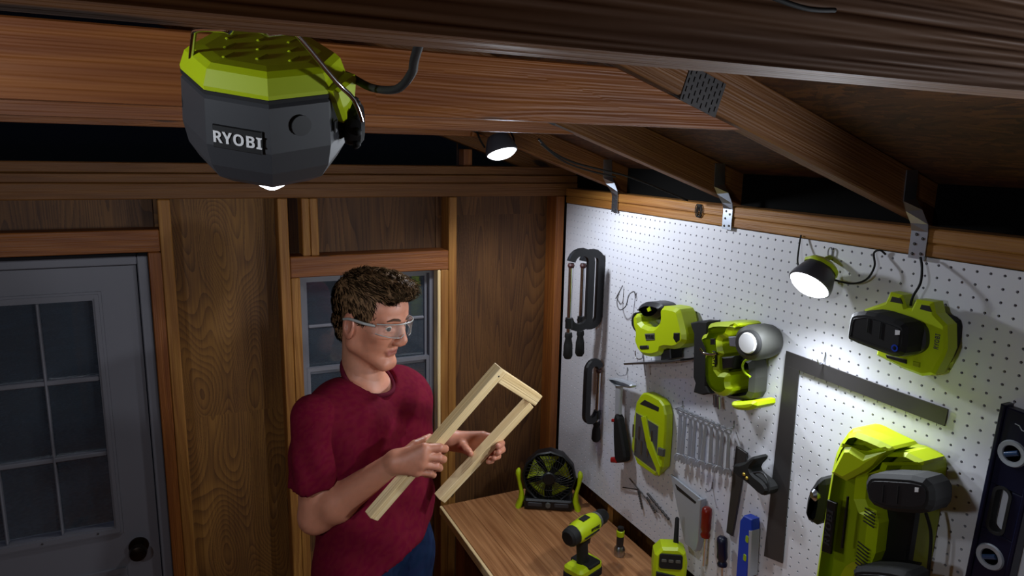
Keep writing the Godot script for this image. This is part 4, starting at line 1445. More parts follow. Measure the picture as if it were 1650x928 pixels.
func build_lamps() -> void:
	var p := puck("round white work light hanging from the tie beam", Vector3(0.947, 0.008, -2.09), Vector3(0.12, -0.92, 0.37), 0.50, false, 88.0)
	var inv := p.transform.affine_inverse()
	var W := func(x: float, y: float, z: float) -> Vector3: return inv * Vector3(x, y + E, z)
	for s in [-1, 1]:
		var h := MB.new()
		h.tube(curve([W.call(0.947 + 0.052 * s, 0.012, -2.102), W.call(0.947 + 0.062 * s, 0.042, -2.125), W.call(0.947 + 0.060 * s, 0.080, -2.158), W.call(0.947 + 0.054 * s, 0.144, -2.166), W.call(0.947 + 0.054 * s, 0.147, -2.19)]), 0.0032, 6)
		part(h, "hook", mats["rubber"], p)
	var q := puck("round work light with lime collar on the pegboard", Vector3(1.372, -0.292, -1.185), Vector3(-0.68, -0.73, 0.06), 0.44, true, 82.0)
	var qi := q.transform.affine_inverse()
	var br := MB.new()
	var bp := []
	for v in [Vector3(1.40, -0.262, -1.195), Vector3(1.425, -0.245, -1.20), Vector3(1.448, -0.240, -1.202)]: bp.append(qi * (v + Vector3(0, E, 0)))
	br.tube(bp, 0.007, 6)
	part(br, "bracket", mats["lime_dark"], q)
	var ey := MB.new()
	var ep := []
	for i in 14:
		var a := TAU * i / 14
		ep.append(qi * (Vector3(1.444, -0.228 + 0.013 * sin(a), -1.202 + 0.006 * cos(a)) + Vector3(0, E, 0)))
	ey.tube(ep, 0.0016, 5, true)
	part(ey, "hook", mats["steel"], q)

	# two more of the same lights beyond the edges of the picture: the lit face of the second tie beam, the fixture's front and the man show where they hang
	puck("round work light on the pegboard beyond the long level", Vector3(1.372, -0.40, -0.08), Vector3(-0.92, -0.05, -0.40), 0.66, true, 64.0)
	var far := puck("round work light hanging from the nearest tie beam", Vector3(-0.80, -0.015, -0.375), Vector3(0.74, -0.30, -0.52), 0.44, false, 80.0)
	var fi := far.transform.affine_inverse()
	for s in [-1, 1]:
		var h := MB.new()
		var hp := []
		for v in [Vector3(-0.80 + 0.045 * s, 0.012, -0.352), Vector3(-0.80 + 0.050 * s, 0.044, -0.345), Vector3(-0.80 + 0.050 * s, 0.140, -0.340), Vector3(-0.80 + 0.050 * s, 0.146, -0.314)]: hp.append(fi * (v + Vector3(0, E, 0)))
		h.tube(curve(hp), 0.0032, 6)
		part(h, "hook", mats["rubber"], far)

	# the large hanging fixture
	var tilt := 0.42
	var toward := Vector3(-0.13, 0, 0.99).normalized()
	var up := (Vector3.UP * cos(tilt) + toward * sin(tilt)).normalized()
	var x := up.cross(toward).normalized()
	var basis := Basis(x, up, x.cross(up))
	var o := Vector3(0.0770, 0.034, -0.690)
	var t := thing("hanging_light", "large lime and charcoal work light hanging below the roof beam", "lamp", o, basis)
	var facet := func(prof: Array, turn: float) -> MB:
		var mb := MB.new()
		var loops := []
		for r in prof:
			var ring := []
			for k in 8:
				var a := -TAU * (k + 0.5) / 8 + PI / 2 + turn
				ring.append(Vector3(cos(a) * r.x, r.y, sin(a) * r.x))
			ring.reverse()
			loops.append(ring)
		loops.reverse()
		mb.loft(loops, false, true)
		return mb
	part(facet.call([Vector2(0.065, 0.033), Vector2(0.0698, 0.027), Vector2(0.0725, -0.012), Vector2(0.0695, -0.032), Vector2(0.062, -0.046), Vector2(0.047, -0.056), Vector2(0.026, -0.062)], 0.36), "body", mats["charcoal"], t)
	part(facet.call([Vector2(0.0685, 0.0345), Vector2(0.0695, 0.0335), Vector2(0.0695, 0.0305), Vector2(0.060, 0.0295)], 0.36), "seal", mats["rubber"], t)
	var cap: MeshInstance3D = part(facet.call([Vector2(0.048, 0.0555), Vector2(0.0595, 0.0545), Vector2(0.0645, 0.0505), Vector2(0.0695, 0.0375), Vector2(0.0690, 0.0335), Vector2(0.050, 0.033)], 0.36), "cap", mats["lime"], t)
	for i in 3:
		for j in 3:
			var rib := MB.new()
			rib.box(Vector3(0.0035, 0.0025, 0.017), 0.001, Transform3D(Basis(Vector3.UP, -0.5), Vector3(-0.028 + i * 0.026, 0.0555, -0.026 + j * 0.026)))
			part(rib, "rib", mats["lime"], cap)
	var sad := MB.new()
	sad.prism(PackedVector2Array([Vector2(-0.022, 0.038), Vector2(0.030, 0.038), Vector2(0.024, 0.008), Vector2(0.004, 0.0)]), 0.060, 0.074, 0.003, Transform3D(Basis(Vector3.UP, PI / 2 - 0.45), Vector3.ZERO))
	part(sad, "cap_flap", mats["lime"], t)
	var l := MB.new()
	l.lathe([Vector2(0, -0.0800), Vector2(0.007, -0.0795), Vector2(0.013, -0.075), Vector2(0.016, -0.058), Vector2(0, -0.058)], 24)
	part(l, "lens", mats["lamp_face"], t)
	for s in [-1, 1]:
		var pv := MB.new()
		if s < 0:
			pv.lathe([Vector2(0, 0.0), Vector2(0.010, 0.0), Vector2(0.009, 0.005), Vector2(0, 0.005)], 12, along(Vector3(-1, 0, 0), Vector3(-0.066, 0.004, -0.004)))
			part(pv, "pivot_knob", mats["rubber"], t)
			continue
		pv.lathe([Vector2(0, 0.0), Vector2(0.019, 0.0), Vector2(0.021, 0.004), Vector2(0.021, 0.013), Vector2(0.016, 0.017), Vector2(0, 0.017)], 12, along(Vector3(s, 0, 0), Vector3(0.068 * s, -0.006, 0.012)))
		for k in 9:
			var a := TAU * k / 9
			pv.ball(Vector3(0.078 * s, -0.006 + 0.021 * sin(a), 0.012 + 0.021 * cos(a)), Vector3.ONE * 0.0042, 6)
		part(pv, "pivot_knob", mats["rubber"], t)
	var hole := MB.new()
	hole.lathe([Vector2(0, 0), Vector2(0.009, 0), Vector2(0.009, 0.0012), Vector2(0, 0.0012)], 18, along(Vector3(0.412, 0.06, 0.911), Vector3(0.0275, 0.010, 0.0606)))
	part(hole, "port", mats["black"], t)
	for s in [-1, 1]:
		var slot := MB.new()
		slot.box(Vector3(0.006, 0.012, 0.002), 0.001, Transform3D(Basis(Vector3.UP, 1.15), Vector3(0.0605 + 0.003 * s, 0.006 + 0.003 * s, 0.0335 - 0.009 * s)))
		part(slot, "vent_slot", mats["black"], t)
	var face := Basis(Vector3.UP, -0.36)
	var pl := MB.new()
	pl.prism(PackedVector2Array([Vector2(-0.0208, -0.0100), Vector2(0.0208, -0.0100), Vector2(0.0208, 0.0100), Vector2(-0.0208, 0.0100)]), 0, 0.002, 0.0006)
	var plate := part(pl, "name_plate", mats["black"], t, Vector3.ZERO, "black plate with the white maker's name")
	plate.transform = Transform3D(face * Basis(Vector3(1, 0, 0), -0.07), face * Vector3(0.0, -0.003, 0.0667))
	print_text("RYOBI", 0.0100, mats["lettering_white"], plate, Transform3D(Basis.IDENTITY, Vector3(0, 0, 0.0024)), "lettering", 1.02)
	var inv2 := t.transform.affine_inverse()
	var bail := MB.new()
	var pts := []
	for v in [Vector3(0.0085, 0.0400, -0.7100), Vector3(0.0120, 0.0511, -0.7041), Vector3(0.0166, 0.0835, -0.6425), Vector3(0.0200, 0.0885, -0.6200), Vector3(0.0338, 0.0771, -0.5313), Vector3(0.0376, 0.0767, -0.5068), Vector3(0.0410, 0.095, -0.36), Vector3(0.0460, 0.095, -0.36), Vector3(0.0520, 0.0747, -0.4995), Vector3(0.0790, 0.0829, -0.5561), Vector3(0.0891, 0.0826, -0.5738), Vector3(0.1225, 0.0554, -0.6085), Vector3(0.1402, 0.0418, -0.6196), Vector3(0.1494, 0.0241, -0.6283)]:
		pts.append(inv2 * (v + Vector3(0, E, 0)))
	bail.tube(curve(pts, 3), 0.0022, 8)
	part(bail, "wire_bail", mats["chrome"], t)
	spot(t, Vector3(0, -0.084, 0), Vector3(0, -1, -0.05), 0.13, 0.03, 80)

func wire(called: String, pts: Array, r: float, label: String) -> void:
	var mb := MB.new()
	var o: Vector3 = pts[0]
	var q := []
	for p in pts: q.append(p - o)
	mb.tube(curve(q), r, 7)
	single(mb, called, mats["rubber"], o, label, "cable")

func build_cables() -> void:
	wire("power_cable", [Vector3(0.1330, 0.0690, -0.6900), Vector3(0.1480, 0.0669, -0.6778), Vector3(0.1606, 0.0534, -0.6350), Vector3(0.1689, 0.0498, -0.5851), Vector3(0.1681, 0.0585, -0.5422), Vector3(0.1589, 0.0665, -0.5032), Vector3(0.1442, 0.090, -0.42), Vector3(0.138, 0.13, -0.35)], 0.0036, "thick black cable curving out of the hanging lime work light")
	wire("power_cable", [Vector3(0.8007, 0.0324, -1.5444), Vector3(0.8533, 0.0019, -1.5691), Vector3(0.9269, -0.0238, -1.5849), Vector3(1.0538, -0.0450, -1.6327), Vector3(1.1668, -0.0664, -1.66), Vector3(1.40, -0.135, -1.7)], 0.0028, "thin black cable sagging along the rafters")
	wire("power_cable", [Vector3(0.8054, 0.0206, -1.5396), Vector3(0.8732, -0.0176, -1.5554), Vector3(0.9404, -0.0392, -1.56), Vector3(1.05, -0.0600, -1.575)], 0.0022, "second thin cable hanging just below the rafter cable")
	wire("power_cable", [Vector3(0.262, 0.088, -0.2915), Vector3(0.28, 0.083, -0.2905), Vector3(0.31, 0.079, -0.2905), Vector3(0.333, 0.0805, -0.2915)], 0.0014, "dark wire lying across the uppermost roof beam")
	# coil on the top plate
	var c := []
	for i in 40:
		var a := i * 0.42
		c.append(Vector3(0.0, 0.020 * sin(a), 0.011 * cos(a) + 0.0004 * i))
	var mb := MB.new()
	mb.tube(c, 0.0016, 6)
	single(mb, "wire_coil", mats["rubber"], Vector3(1.439, -0.166, -1.70), "small coil of black wire on the top plate", "cable")
	wire("power_cable", [Vector3(1.440, -0.195, -1.293), Vector3(1.432, -0.225, -1.288), Vector3(1.418, -0.262, -1.275), Vector3(1.392, -0.285, -1.238)], 0.0022, "short straight cable dropping to the pegboard work light")
	wire("power_cable", [Vector3(1.400, -0.283, -1.185), Vector3(1.41, -0.286, -1.160), Vector3(1.415, -0.288, -1.11), Vector3(1.42, -0.272, -1.075), Vector3(1.425, -0.240, -1.062), Vector3(1.435, -0.212, -1.075), Vector3(1.438, -0.203, -1.063), Vector3(1.445, -0.212, -1.052)], 0.0024, "black cable looping up beside the pegboard work light")
	wire("power_cable", [Vector3(1.434, -0.205, -0.962), Vector3(1.420, -0.225, -0.946), Vector3(1.405, -0.255, -0.935), Vector3(1.400, -0.285, -0.944), Vector3(1.402, -0.306, -0.948)], 0.0027, "black cord between the metal strap and the lime adapter")
	wire("power_cable", [Vector3(1.345, -0.712, -0.817), Vector3(1.355, -0.76, -0.806), Vector3(1.36, -0.85, -0.803), Vector3(1.37, -0.98, -0.80), Vector3(1.40, -1.12, -0.80), Vector3(1.41, -1.396, -0.79)], 0.0034, "black cord hanging below the big lime charger")

# ---------------------------------------------------------------- tools on the pegboard
func slab(parent: Node3D, called: String, pts: PackedVector2Array, z0: float, z1: float, m: String, bevel := 0.003) -> MeshInstance3D:
	var mb := MB.new()
	mb.prism(pts, z0, z1, bevel)
	return part(mb, called, mats[m], parent)
func peg_hook(label: String, z: float, y: float, reach: float) -> void:
	var mb := MB.new()
	mb.tube(curve([Vector3(0, 0.020, 0.003), Vector3(0, 0.002, 0.004), Vector3(0, -0.008, 0.010), Vector3(0, -0.009, reach * 0.7), Vector3(0, 0.004, reach)]), 0.0016, 6)
	single(mb, "peg_hook", mats["steel"], Vector3(WALL_X, y, z), label, "hook", Basis(Vector3.UP, -PI / 2), "wire hooks in the pegboard")

func make_clamp(label: String, z: float, y: float, out: float, tall: float, wide: float, turn: float) -> void:
	# C in its own xy plane: spine at x = 0, jaws reaching to x = -wide
	var t := thing("c_clamp", label, "clamp", Vector3(WALL_X - out, y, z), Basis(Vector3.UP, turn), "C clamps on the pegboard")
	var r := absf(wide) * 0.45
	var mid := []
	var n := 8
	mid.append(Vector2(-wide, tall * 0.5 - r * 0.9))
	for i in n + 1:
		var a := PI * 0.92 - (PI * 0.92) * i / n
		mid.append(Vector2(-wide * 0.5 + cos(a) * wide * 0.5, tall * 0.5 - r + sin(a) * r))
	for i in n + 1:
		var a := -(PI * 0.92) * i / n
		mid.append(Vector2(-wide * 0.5 + cos(a) * wide * 0.5, -tall * 0.5 + r + sin(a) * r))
	mid.append(Vector2(-wide, -tall * 0.5 + r * 0.9))
	var loops := []
	for i in mid.size():
		var d: Vector2 = (mid[mini(i + 1, mid.size() - 1)] - mid[maxi(i - 1, 0)]).normalized()
		var nn := Vector2(-d.y, d.x)
		var c := Vector3(mid[i].x, mid[i].y, 0)
		var u := Vector3(nn.x, nn.y, 0)
		var ring := []
		# I-shaped web: thick edges, thinner middle
		for k in [[-0.0135, -0.007], [0.0135, -0.007], [0.0155, 0.0], [0.0135, 0.007], [-0.0135, 0.007], [-0.0155, 0.0]]:
			ring.append(c + u * k[0] + Vector3(0, 0, k[1] * 1.35))
		loops.append(ring)
	var fr := MB.new()
	fr.loft(loops)
	part(fr, "frame", pm("cast_iron", Color(0.075, 0.078, 0.085), 0.42), t)
	var s := MB.new()
	s.lathe([Vector2(0, -tall * 0.66), Vector2(0.0085, -tall * 0.66), Vector2(0.0085, tall * 0.30), Vector2(0, tall * 0.30)], 12, Transform3D(Basis.IDENTITY, Vector3(-wide, 0, 0)))
	part(s, "screw", mats["chrome"], t)
	var pd := MB.new()
	pd.lathe([Vector2(0, tall * 0.30), Vector2(0.010, tall * 0.30), Vector2(0.013, tall * 0.33), Vector2(0.010, tall * 0.36), Vector2(0, tall * 0.36)], 14, Transform3D(Basis.IDENTITY, Vector3(-wide, 0, 0)))
	part(pd, "swivel_pad", pm("oxide", Color(0.22, 0.09, 0.08), 0.5), t)
	var nut := MB.new()
	nut.lathe([Vector2(0, -tall * 0.5), Vector2(0.014, -tall * 0.5), Vector2(0.014, -tall * 0.36), Vector2(0, -tall * 0.36)], 10, Transform3D(Basis.IDENTITY, Vector3(-wide, 0, 0)))
	part(nut, "jaw_nut", mats["cast_iron"], t)
	var h := MB.new()
	h.lathe([Vector2(0, -tall * 0.92), Vector2(0.012, -tall * 0.91), Vector2(0.018, -tall * 0.87), Vector2(0.0165, -tall * 0.72), Vector2(0.012, -tall * 0.64), Vector2(0.015, -tall * 0.61), Vector2(0.013, -tall * 0.56), Vector2(0, -tall * 0.56)], 14, Transform3D(Basis.IDENTITY, Vector3(-wide, 0, 0)))
	part(h, "handle", mats["rubber"], t)

func battery(parent: Node3D, pts: PackedVector2Array, z0: float, z1: float) -> MeshInstance3D:
	var p := soft(pts)
	var b := slab(parent, "battery", p, z0, z1, "rubber", 0.008)
	var face := MB.new()
	var q := MB.inset(MB.ccw(p), 0.013)
	face.prism(q, z1 - 0.001, z1 + 0.0015, 0.0008)
	part(face, "face_panel", mats["graphite"], b)
	return b

func build_wall_tools() -> void:
	make_clamp("front black C clamp of the pair on the pegboard's upper corner", -2.170, -0.497, 0.093, 0.285, 0.084, 0.0)
	make_clamp("rear black C clamp of the overlapping pair, half hidden", -2.222, -0.510, 0.018, 0.285, 0.076, 0.0)
	make_clamp("black C clamp hanging next to the red-handled hammer", -2.17, -0.905, 0.085, 0.235, -0.062, 0.25)
	# curved double hook
	var hk := MB.new()
	hk.tube(curve([Vector3(-0.045, -0.010, 0.006), Vector3(-0.025, -0.008, 0.022), Vector3(-0.010, 0.010, 0.024), Vector3(-0.009, 0.042, 0.006), Vector3(-0.009, 0.010, 0.022), Vector3(-0.004, -0.022, 0.030), Vector3(0.022, -0.040, 0.034), Vector3(0.052, -0.020, 0.03), Vector3(0.060, 0.022, 0.024), Vector3(0.068, 0.034, 0.008), Vector3(0.074, 0.012, 0.006)]), 0.0019, 6)
	single(hk, "double_hook", mats["dull_steel"], Vector3(WALL_X, -0.515, -2.075), "empty curved double wire hook beside the big clamps", "hook", Basis(Vector3.UP, -PI / 2))

	# jigsaw
	var j := on_wall("jigsaw", "lime cordless jigsaw with flat steel shoe on the pegboard", "jigsaw", -1.757, -0.56)
	slab(j, "body", soft(outline(JIGSAW.body)), 0.016, 0.080, "lime", 0.012)
	slab(j, "motor_cap", soft(outline(JIGSAW.motor), 2), 0.020, 0.086, "graphite", 0.014)
	slab(j, "emblem", outline(JIGSAW.emblem), 0.084, 0.088, "lime", 0.001)
	var jp := slab(j, "name_plate", outline(JIGSAW.plate), 0.078, 0.082, "tool_grey", 0.001)
	print_text("RYOBI", 0.0125, mats["black"], jp, Transform3D(Basis(Vector3(0, 0, 1), 0.24), Vector3(-0.047, -0.029, 0.0825)), "lettering", 0.9)
	slab(j, "switch_lock", outline(JIGSAW.patch), 0.076, 0.083, "black", 0.002)
	slab(j, "shoe_bracket", outline(JIGSAW.support), 0.022, 0.068, "black", 0.003)
	slab(j, "shoe", outline(JIGSAW.shoe), 0.006, 0.090, "steel", 0.001)
	slab(j, "grip", soft(outline(JIGSAW.grip)), 0.026, 0.074, "rubber", 0.004)
	var gd := MB.new()
	gd.tube(curve(path3(JIGSAW.guard, 0.06)), 0.0022, 6)
	part(gd, "blade_guard", mats["chrome"], j)
	var bl := MB.new()
	bl.box(Vector3(0.007, 0.075, 0.0015), 0.0004, Transform3D(Basis(Vector3(0, 0, 1), 0.28), Vector3(-0.115, -0.150, 0.046)))
	part(bl, "blade", mats["steel"], j)
	var tr := MB.new()
	tr.box(Vector3(0.050, 0.012, 0.010), 0.003, Transform3D(Basis(Vector3(0, 0, 1), 0.3), Vector3(-0.075, -0.072, 0.079)))
	part(tr, "speed_dial", mats["graphite"], j)

	# nailer
	var n := on_wall("brad_nailer", "lime and grey nail gun hanging on the pegboard", "nail gun", -1.410, -0.58)
	slab(n, "magazine", outline(NAILER.magazine), 0.012, 0.062, "rubber", 0.004)
	slab(n, "body", soft(outline(NAILER.body)), 0.014, 0.100, "lime", 0.012)
	var tk := MB.new()
	tk.lathe([Vector2(0, 0.008), Vector2(0.044, 0.010), Vector2(0.048, 0.03), Vector2(0.049, 0.080), Vector2(0.045, 0.098), Vector2(0.034, 0.108), Vector2(0, 0.110)], 28, along(Vector3(0.12, 0.03, 1), Vector3(0.045, 0.086, 0)))
	part(tk, "air_chamber", mats["chamber_grey"], n)
	var ck := MB.new()
	ck.lathe([Vector2(0, 0.100), Vector2(0.035, 0.100), Vector2(0.035, 0.110), Vector2(0.031, 0.113), Vector2(0, 0.113)], 24, along(Vector3(0.12, 0.03, 1), Vector3(0.056, 0.091, 0)))
	part(ck, "cap_ring", mats["rubber"], n)
	var cw := MB.new()
	cw.lathe([Vector2(0, 0.112), Vector2(0.029, 0.112), Vector2(0.026, 0.118), Vector2(0, 0.120)], 24, along(Vector3(0.12, 0.03, 1), Vector3(0.056, 0.091, 0)))
	part(cw, "end_cap", mats["white"], n, Vector3.ZERO, "white round cap")
	slab(n, "grip", soft(outline(NAILER.boot)), 0.014, 0.070, "chamber_grey", 0.012)
	slab(n, "label_plate", outline(NAILER.label), 0.094, 0.106, "mirror_grey", 0.002)
	slab(n, "trigger_guard", outline(NAILER.trigger), 0.060, 0.096, "black", 0.004)
	var np := slab(n, "name_plate", soft(outline(NAILER.emblem)), 0.098, 0.102, "black", 0.001)
	print_text("RYOBI", 0.010, mats["lime"], np, Transform3D(Basis(Vector3(0, 0, 1), PI / 2 + 0.1), Vector3(-0.0655, 0.010, 0.1025)), "lettering", 1.0)
	slab(n, "socket", outline(NAILER.hole), 0.098, 0.102, "black", 0.001)
	var nh := MB.new()
	nh.tube(curve(path3(NAILER.hook, 0.106)), 0.004, 7)
	part(nh, "belt_hook", mats["chrome"], n)
	var lv := MB.new()
	lv.tube(curve(path3(NAILER.lever, 0.085)), 0.0034, 6)
	part(lv, "lever", mats["vial"], n)
	slab(n, "foot", soft(outline(NAILER.foot)), 0.020, 0.094, "lime", 0.008)
	for k in 2:
		var pr := MB.new()
		var a := Vector3(-0.122 + 0.016 * k, -0.125, 0.035)
		pr.tube([a, a + Vector3(0.008, -0.036, 0)], 0.006, 8)
		part(pr, "nose", mats["steel"], n)

	# battery adapter
	var u := on_wall("battery_adapter", "lime wall unit with a black battery under the metal strap", "charger", -0.93, -0.36)
	slab(u, "base", soft(outline(UNIT.back)), 0.003, 0.032, "rubber", 0.004)
	var up := slab(u, "shell", outline(UNIT.plate), 0.026, 0.062, "lime", 0.006)
	for h in ["hole1", "hole2"]: slab(u, "hanging_slot", outline(UNIT[h]), 0.0615, 0.0630, "dark_board", 0.0004)
	slab(u, "socket", soft(outline(UNIT.socket), 2), 0.060, 0.080, "charcoal", 0.006)
	slab(u, "latch_slot", outline(UNIT.slot), 0.061, 0.066, "black", 0.001)
	slab(u, "button", outline(UNIT.button), 0.061, 0.066, "lime_dark", 0.001)
	print_text("RYOBI", 0.010, mats["tool_grey"], up, Transform3D(Basis(Vector3(0, 0, 1), PI / 2), Vector3(0.0585, -0.005, 0.0625)), "lettering", 0.8)
	var ub := battery(u, outline(UNIT.battery), 0.075, 0.132)
	for g in ["g1", "g2"]:
		var gv := MB.new()
		gv.tube(path3(UNIT[g], 0.1338), 0.0014, 5)
		part(gv, "groove", mats["rubber"], ub)
	slab(ub, "charge_mark", outline(UNIT.mark), 0.1335, 0.1345, "lettering_white", 0.0003)
	var rg := MB.new()
	rg.ring(ngon(0.0075, 16, Vector2(0.018, -0.022)), ngon(0.0045, 16, Vector2(0.018, -0.022)), 0.1335, 0.1345)
	part(rg, "ring_mark", mats["blue"], ub)

	# framing square
	var sq := on_wall("framing_square", "large grey steel framing square on the pegboard", "square", -1.307, -0.509)
	slab(sq, "tongue", PackedVector2Array([Vector2(0, 0), Vector2(0.444, -0.008), Vector2(0.442, -0.047), Vector2(0.0, -0.040)]), 0.004, 0.0065, "dull_steel", 0.0004)
	slab(sq, "blade", PackedVector2Array([Vector2(0, -0.0402), Vector2(0.049, -0.0408), Vector2(0.061, -0.596), Vector2(-0.006, -0.612)]), 0.004, 0.0065, "dull_steel", 0.0004)
	var gr := MB.new()
	for i in 11: gr.box(Vector3(0.0012, 0.006, 0.0006), 0.0001, Transform3D(Basis.IDENTITY, Vector3(0.065 + i * 0.036, -0.043 - 0.0006 * i, 0.0066)))
	part(gr, "graduation", mats["black"], sq).set_meta("kind", "stuff")
	peg_hook("wire hook that carries the framing square", -1.185, -0.50, 0.03)
	peg_hook("empty wire hook above the red screwdriver", -1.545, -1.02, 0.03)
	peg_hook("wire hook through the black-handled hammer head", -2.03, -0.79, 0.05)

	# long level
	var lv2 := on_wall("spirit_level", "long navy spirit level with round vials on the pegboard", "level", -0.751, -0.462)
	var lean := Transform3D(Basis(Vector3(0, 0, 1), -0.037), Vector3.ZERO)
	var L := func(x: float, y: float) -> Vector2:
		var v := lean * Vector3(x, y, 0)
		return Vector2(v.x, v.y)
	var rect := func(x0: float, x1: float, y0: float, y1: float) -> PackedVector2Array:
		return PackedVector2Array([L.call(x0, y0), L.call(x1, y0), L.call(x1, y1), L.call(x0, y1)])
	# the web, in pieces that leave the hand hole open
	var web := MB.new()
	web.prism(rect.call(0.008, 0.069, -0.165, -0.004), 0.008, 0.026, 0.002)
	web.prism(rect.call(0.008, 0.020, -0.262, -0.165), 0.008, 0.026, 0.002)
	web.prism(rect.call(0.049, 0.069, -0.262, -0.165), 0.008, 0.026, 0.002)
	web.prism(rect.call(0.008, 0.069, -0.60, -0.262), 0.008, 0.026, 0.002)
	part(web, "web", mats["navy"], lv2)
	var slot := MB.new()
	var so := PackedVector2Array()
	var si := PackedVector2Array()
	for p in rrect(0.036, 0.104, 0.017, 5, Vector2(0.0345, -0.2135)): so.append(L.call(p.x, p.y))
	for p in rrect(0.024, 0.092, 0.0118, 5, Vector2(0.0345, -0.2135)): si.append(L.call(p.x, p.y))
	slot.ring(so, si, 0.006, 0.028)
	part(slot, "hand_hole", mats["rubber"], lv2)
	for x in [0.0, 0.069]:
		var fl := MB.new()
		fl.prism(rect.call(x, x + 0.009, -0.605, 0), 0.003, 0.031, 0.002)
		part(fl, "flange", mats["navy"], lv2)
	for y in [-0.09, -0.315]:
		var c2: Vector2 = L.call(0.036, y)
		var vr := MB.new()
		vr.lathe([Vector2(0, 0.020), Vector2(0.026, 0.020), Vector2(0.027, 0.026), Vector2(0.025, 0.030), Vector2(0.017, 0.029), Vector2(0.016, 0.026), Vector2(0, 0.026)], 26, along(Vector3(0, 0, 1), Vector3(c2.x, c2.y, 0)))
		var ringp := part(vr, "vial_ring", mats["aluminium"], lv2, Vector3.ZERO, "silver ring round the vial")
		var vv := MB.new()
		vv.tube([Vector3(c2.x - 0.011, c2.y - 0.006, 0.027), Vector3(c2.x + 0.011, c2.y + 0.006, 0.027)], 0.0055, 10)
		part(vv, "vial", pm("vial_blue", Color(0.20, 0.30, 0.45), 0.15), ringp)
	var em := MB.new()
	em.tube([lean * Vector3(0.030, -0.030, 0.0262), lean * Vector3(0.038, -0.031, 0.0262), lean * Vector3(0.044, -0.038, 0.0262), lean * Vector3(0.051, -0.038, 0.0262), lean * Vector3(0.053, -0.026, 0.0262)], 0.0013, 5)
	part(em, "emblem", mats["aluminium"], lv2)

	# the big lime tool
	var g := on_wall("charging_station", "big lime and black charger with batteries, lowest on the pegboard", "charger", -0.93, -0.75)
	slab(g, "base", soft(outline(TOOL.base)), 0.004, 0.090, "lime_dark", 0.006)
	slab(g, "dock", outline(TOOL.panel), 0.088, 0.108, "black", 0.004)
	slab(g, "housing", soft(outline(TOOL.column)), 0.070, 0.156, "lime", 0.016)
	slab(g, "top_cap", soft(outline(TOOL.cap)), 0.120, 0.170, "lime", 0.010)
	slab(g, "visor", outline(TOOL.brow), 0.140, 0.178, "lime", 0.010)
	slab(g, "shoulder", outline(TOOL.rim), 0.080, 0.150, "lime", 0.008)
	slab(g, "seam_slot", outline(TOOL.slot), 0.154, 0.158, "black", 0.0006)
	var gp := slab(g, "name_plate", outline(TOOL.label), 0.153, 0.159, "black", 0.001)
	print_text("RYOBI", 0.016, pm("plate_grey", Color(0.18, 0.18, 0.19), 0.4), gp, Transform3D(Basis(Vector3(0, 0, 1), PI / 2), Vector3(-0.067, -0.078, 0.1595)), "lettering", 1.35)
	slab(g, "side_knob", soft(outline(TOOL.knob)), 0.050, 0.115, "rubber", 0.012)
	var bt := MB.new()
	bt.lathe([Vector2(0, 0.110), Vector2(0.013, 0.110), Vector2(0.015, 0.122), Vector2(0.008, 0.128), Vector2(0, 0.128)], 12, along(Vector3(-0.3, 0, 1), Vector3(-0.115, -0.046, 0)))
	part(bt, "knob_cap", mats["steel"], g)
	for v in 5:
		var vt := MB.new()
		vt.tube([Vector3(0.014, 0.011 - v * 0.0075, 0.1565), Vector3(0.040, 0.008 - v * 0.0075, 0.1565)], 0.0016, 5)
		part(vt, "vent", mats["black"], g)
	for v in 7:
		var vt := MB.new()
		vt.tube([Vector3(0.008, -0.072 - v * 0.0085, 0.1565), Vector3(0.036, -0.078 - v * 0.0085, 0.1565)], 0.0016, 5)
		part(vt, "vent", mats["black"], g)
	slab(g, "battery_mount", Transform2D(0, Vector2(-0.046, -0.022)) * MB.inset(MB.ccw(outline(TOOL.battery)), 0.018), 0.100, 0.172, "black", 0.002)
	var b1 := battery(g, outline(TOOL.battery), 0.170, 0.226)
	for x in [0.098, 0.128]:
		var gv := MB.new()
		gv.tube([Vector3(x, 0.118 + (x - 0.098) * 0.4, 0.2278), Vector3(x + 0.002, 0.082 + (x - 0.098) * 0.4, 0.2278)], 0.0014, 5)
		part(gv, "groove", mats["rubber"], b1)
	slab(b1, "charge_mark", PackedVector2Array([Vector2(0.160, 0.142), Vector2(0.168, 0.145), Vector2(0.168, 0.136), Vector2(0.161, 0.133)]), 0.2275, 0.2285, "lettering_white", 0.0003)
	slab(g, "battery_mount", Transform2D(0, Vector2(-0.046, -0.022)) * MB.inset(MB.ccw(outline(TOOL.battery_low)), 0.014), 0.100, 0.172, "black", 0.002)
	battery(g, outline(TOOL.battery_low), 0.170, 0.226)

	# bit case
	var c := on_wall("bit_case", "lime drill bit case with a clear window on the pegboard", "case", -1.85, -0.955)
	slab(c, "case", soft(outline(CASE.case)), 0.006, 0.036, "lime", 0.005)
	var cwin := slab(c, "window", outline(CASE.win), 0.030, 0.038, "clear_plastic", 0.001)
	cwin.set_meta("label", "clear window over the bits")
	slab(c, "tray", MB.inset(MB.ccw(outline(CASE.win)), 0.004), 0.030, 0.0365, "charcoal", 0.001)
	for i in 7:
		var bit := MB.new()
		bit.tube([Vector3(-0.075 + i * 0.018, 0.008 + 0.003 * i - (0.05 if i % 2 else 0.0), 0.039), Vector3(-0.074 + i * 0.018, -0.040 + 0.003 * i - (0.05 if i % 2 else 0.0), 0.039)], 0.0028, 6)
		part(bit, "drill_bit", mats["steel"], c)
	slab(c, "band", outline(CASE.band), 0.037, 0.042, "lime", 0.001)
	slab(c, "handle_gap", outline(CASE.handle), 0.0355, 0.037, "dark_board", 0.0004)
	slab(c, "latch", outline(CASE.latch), 0.036, 0.044, "tool_grey", 0.002)

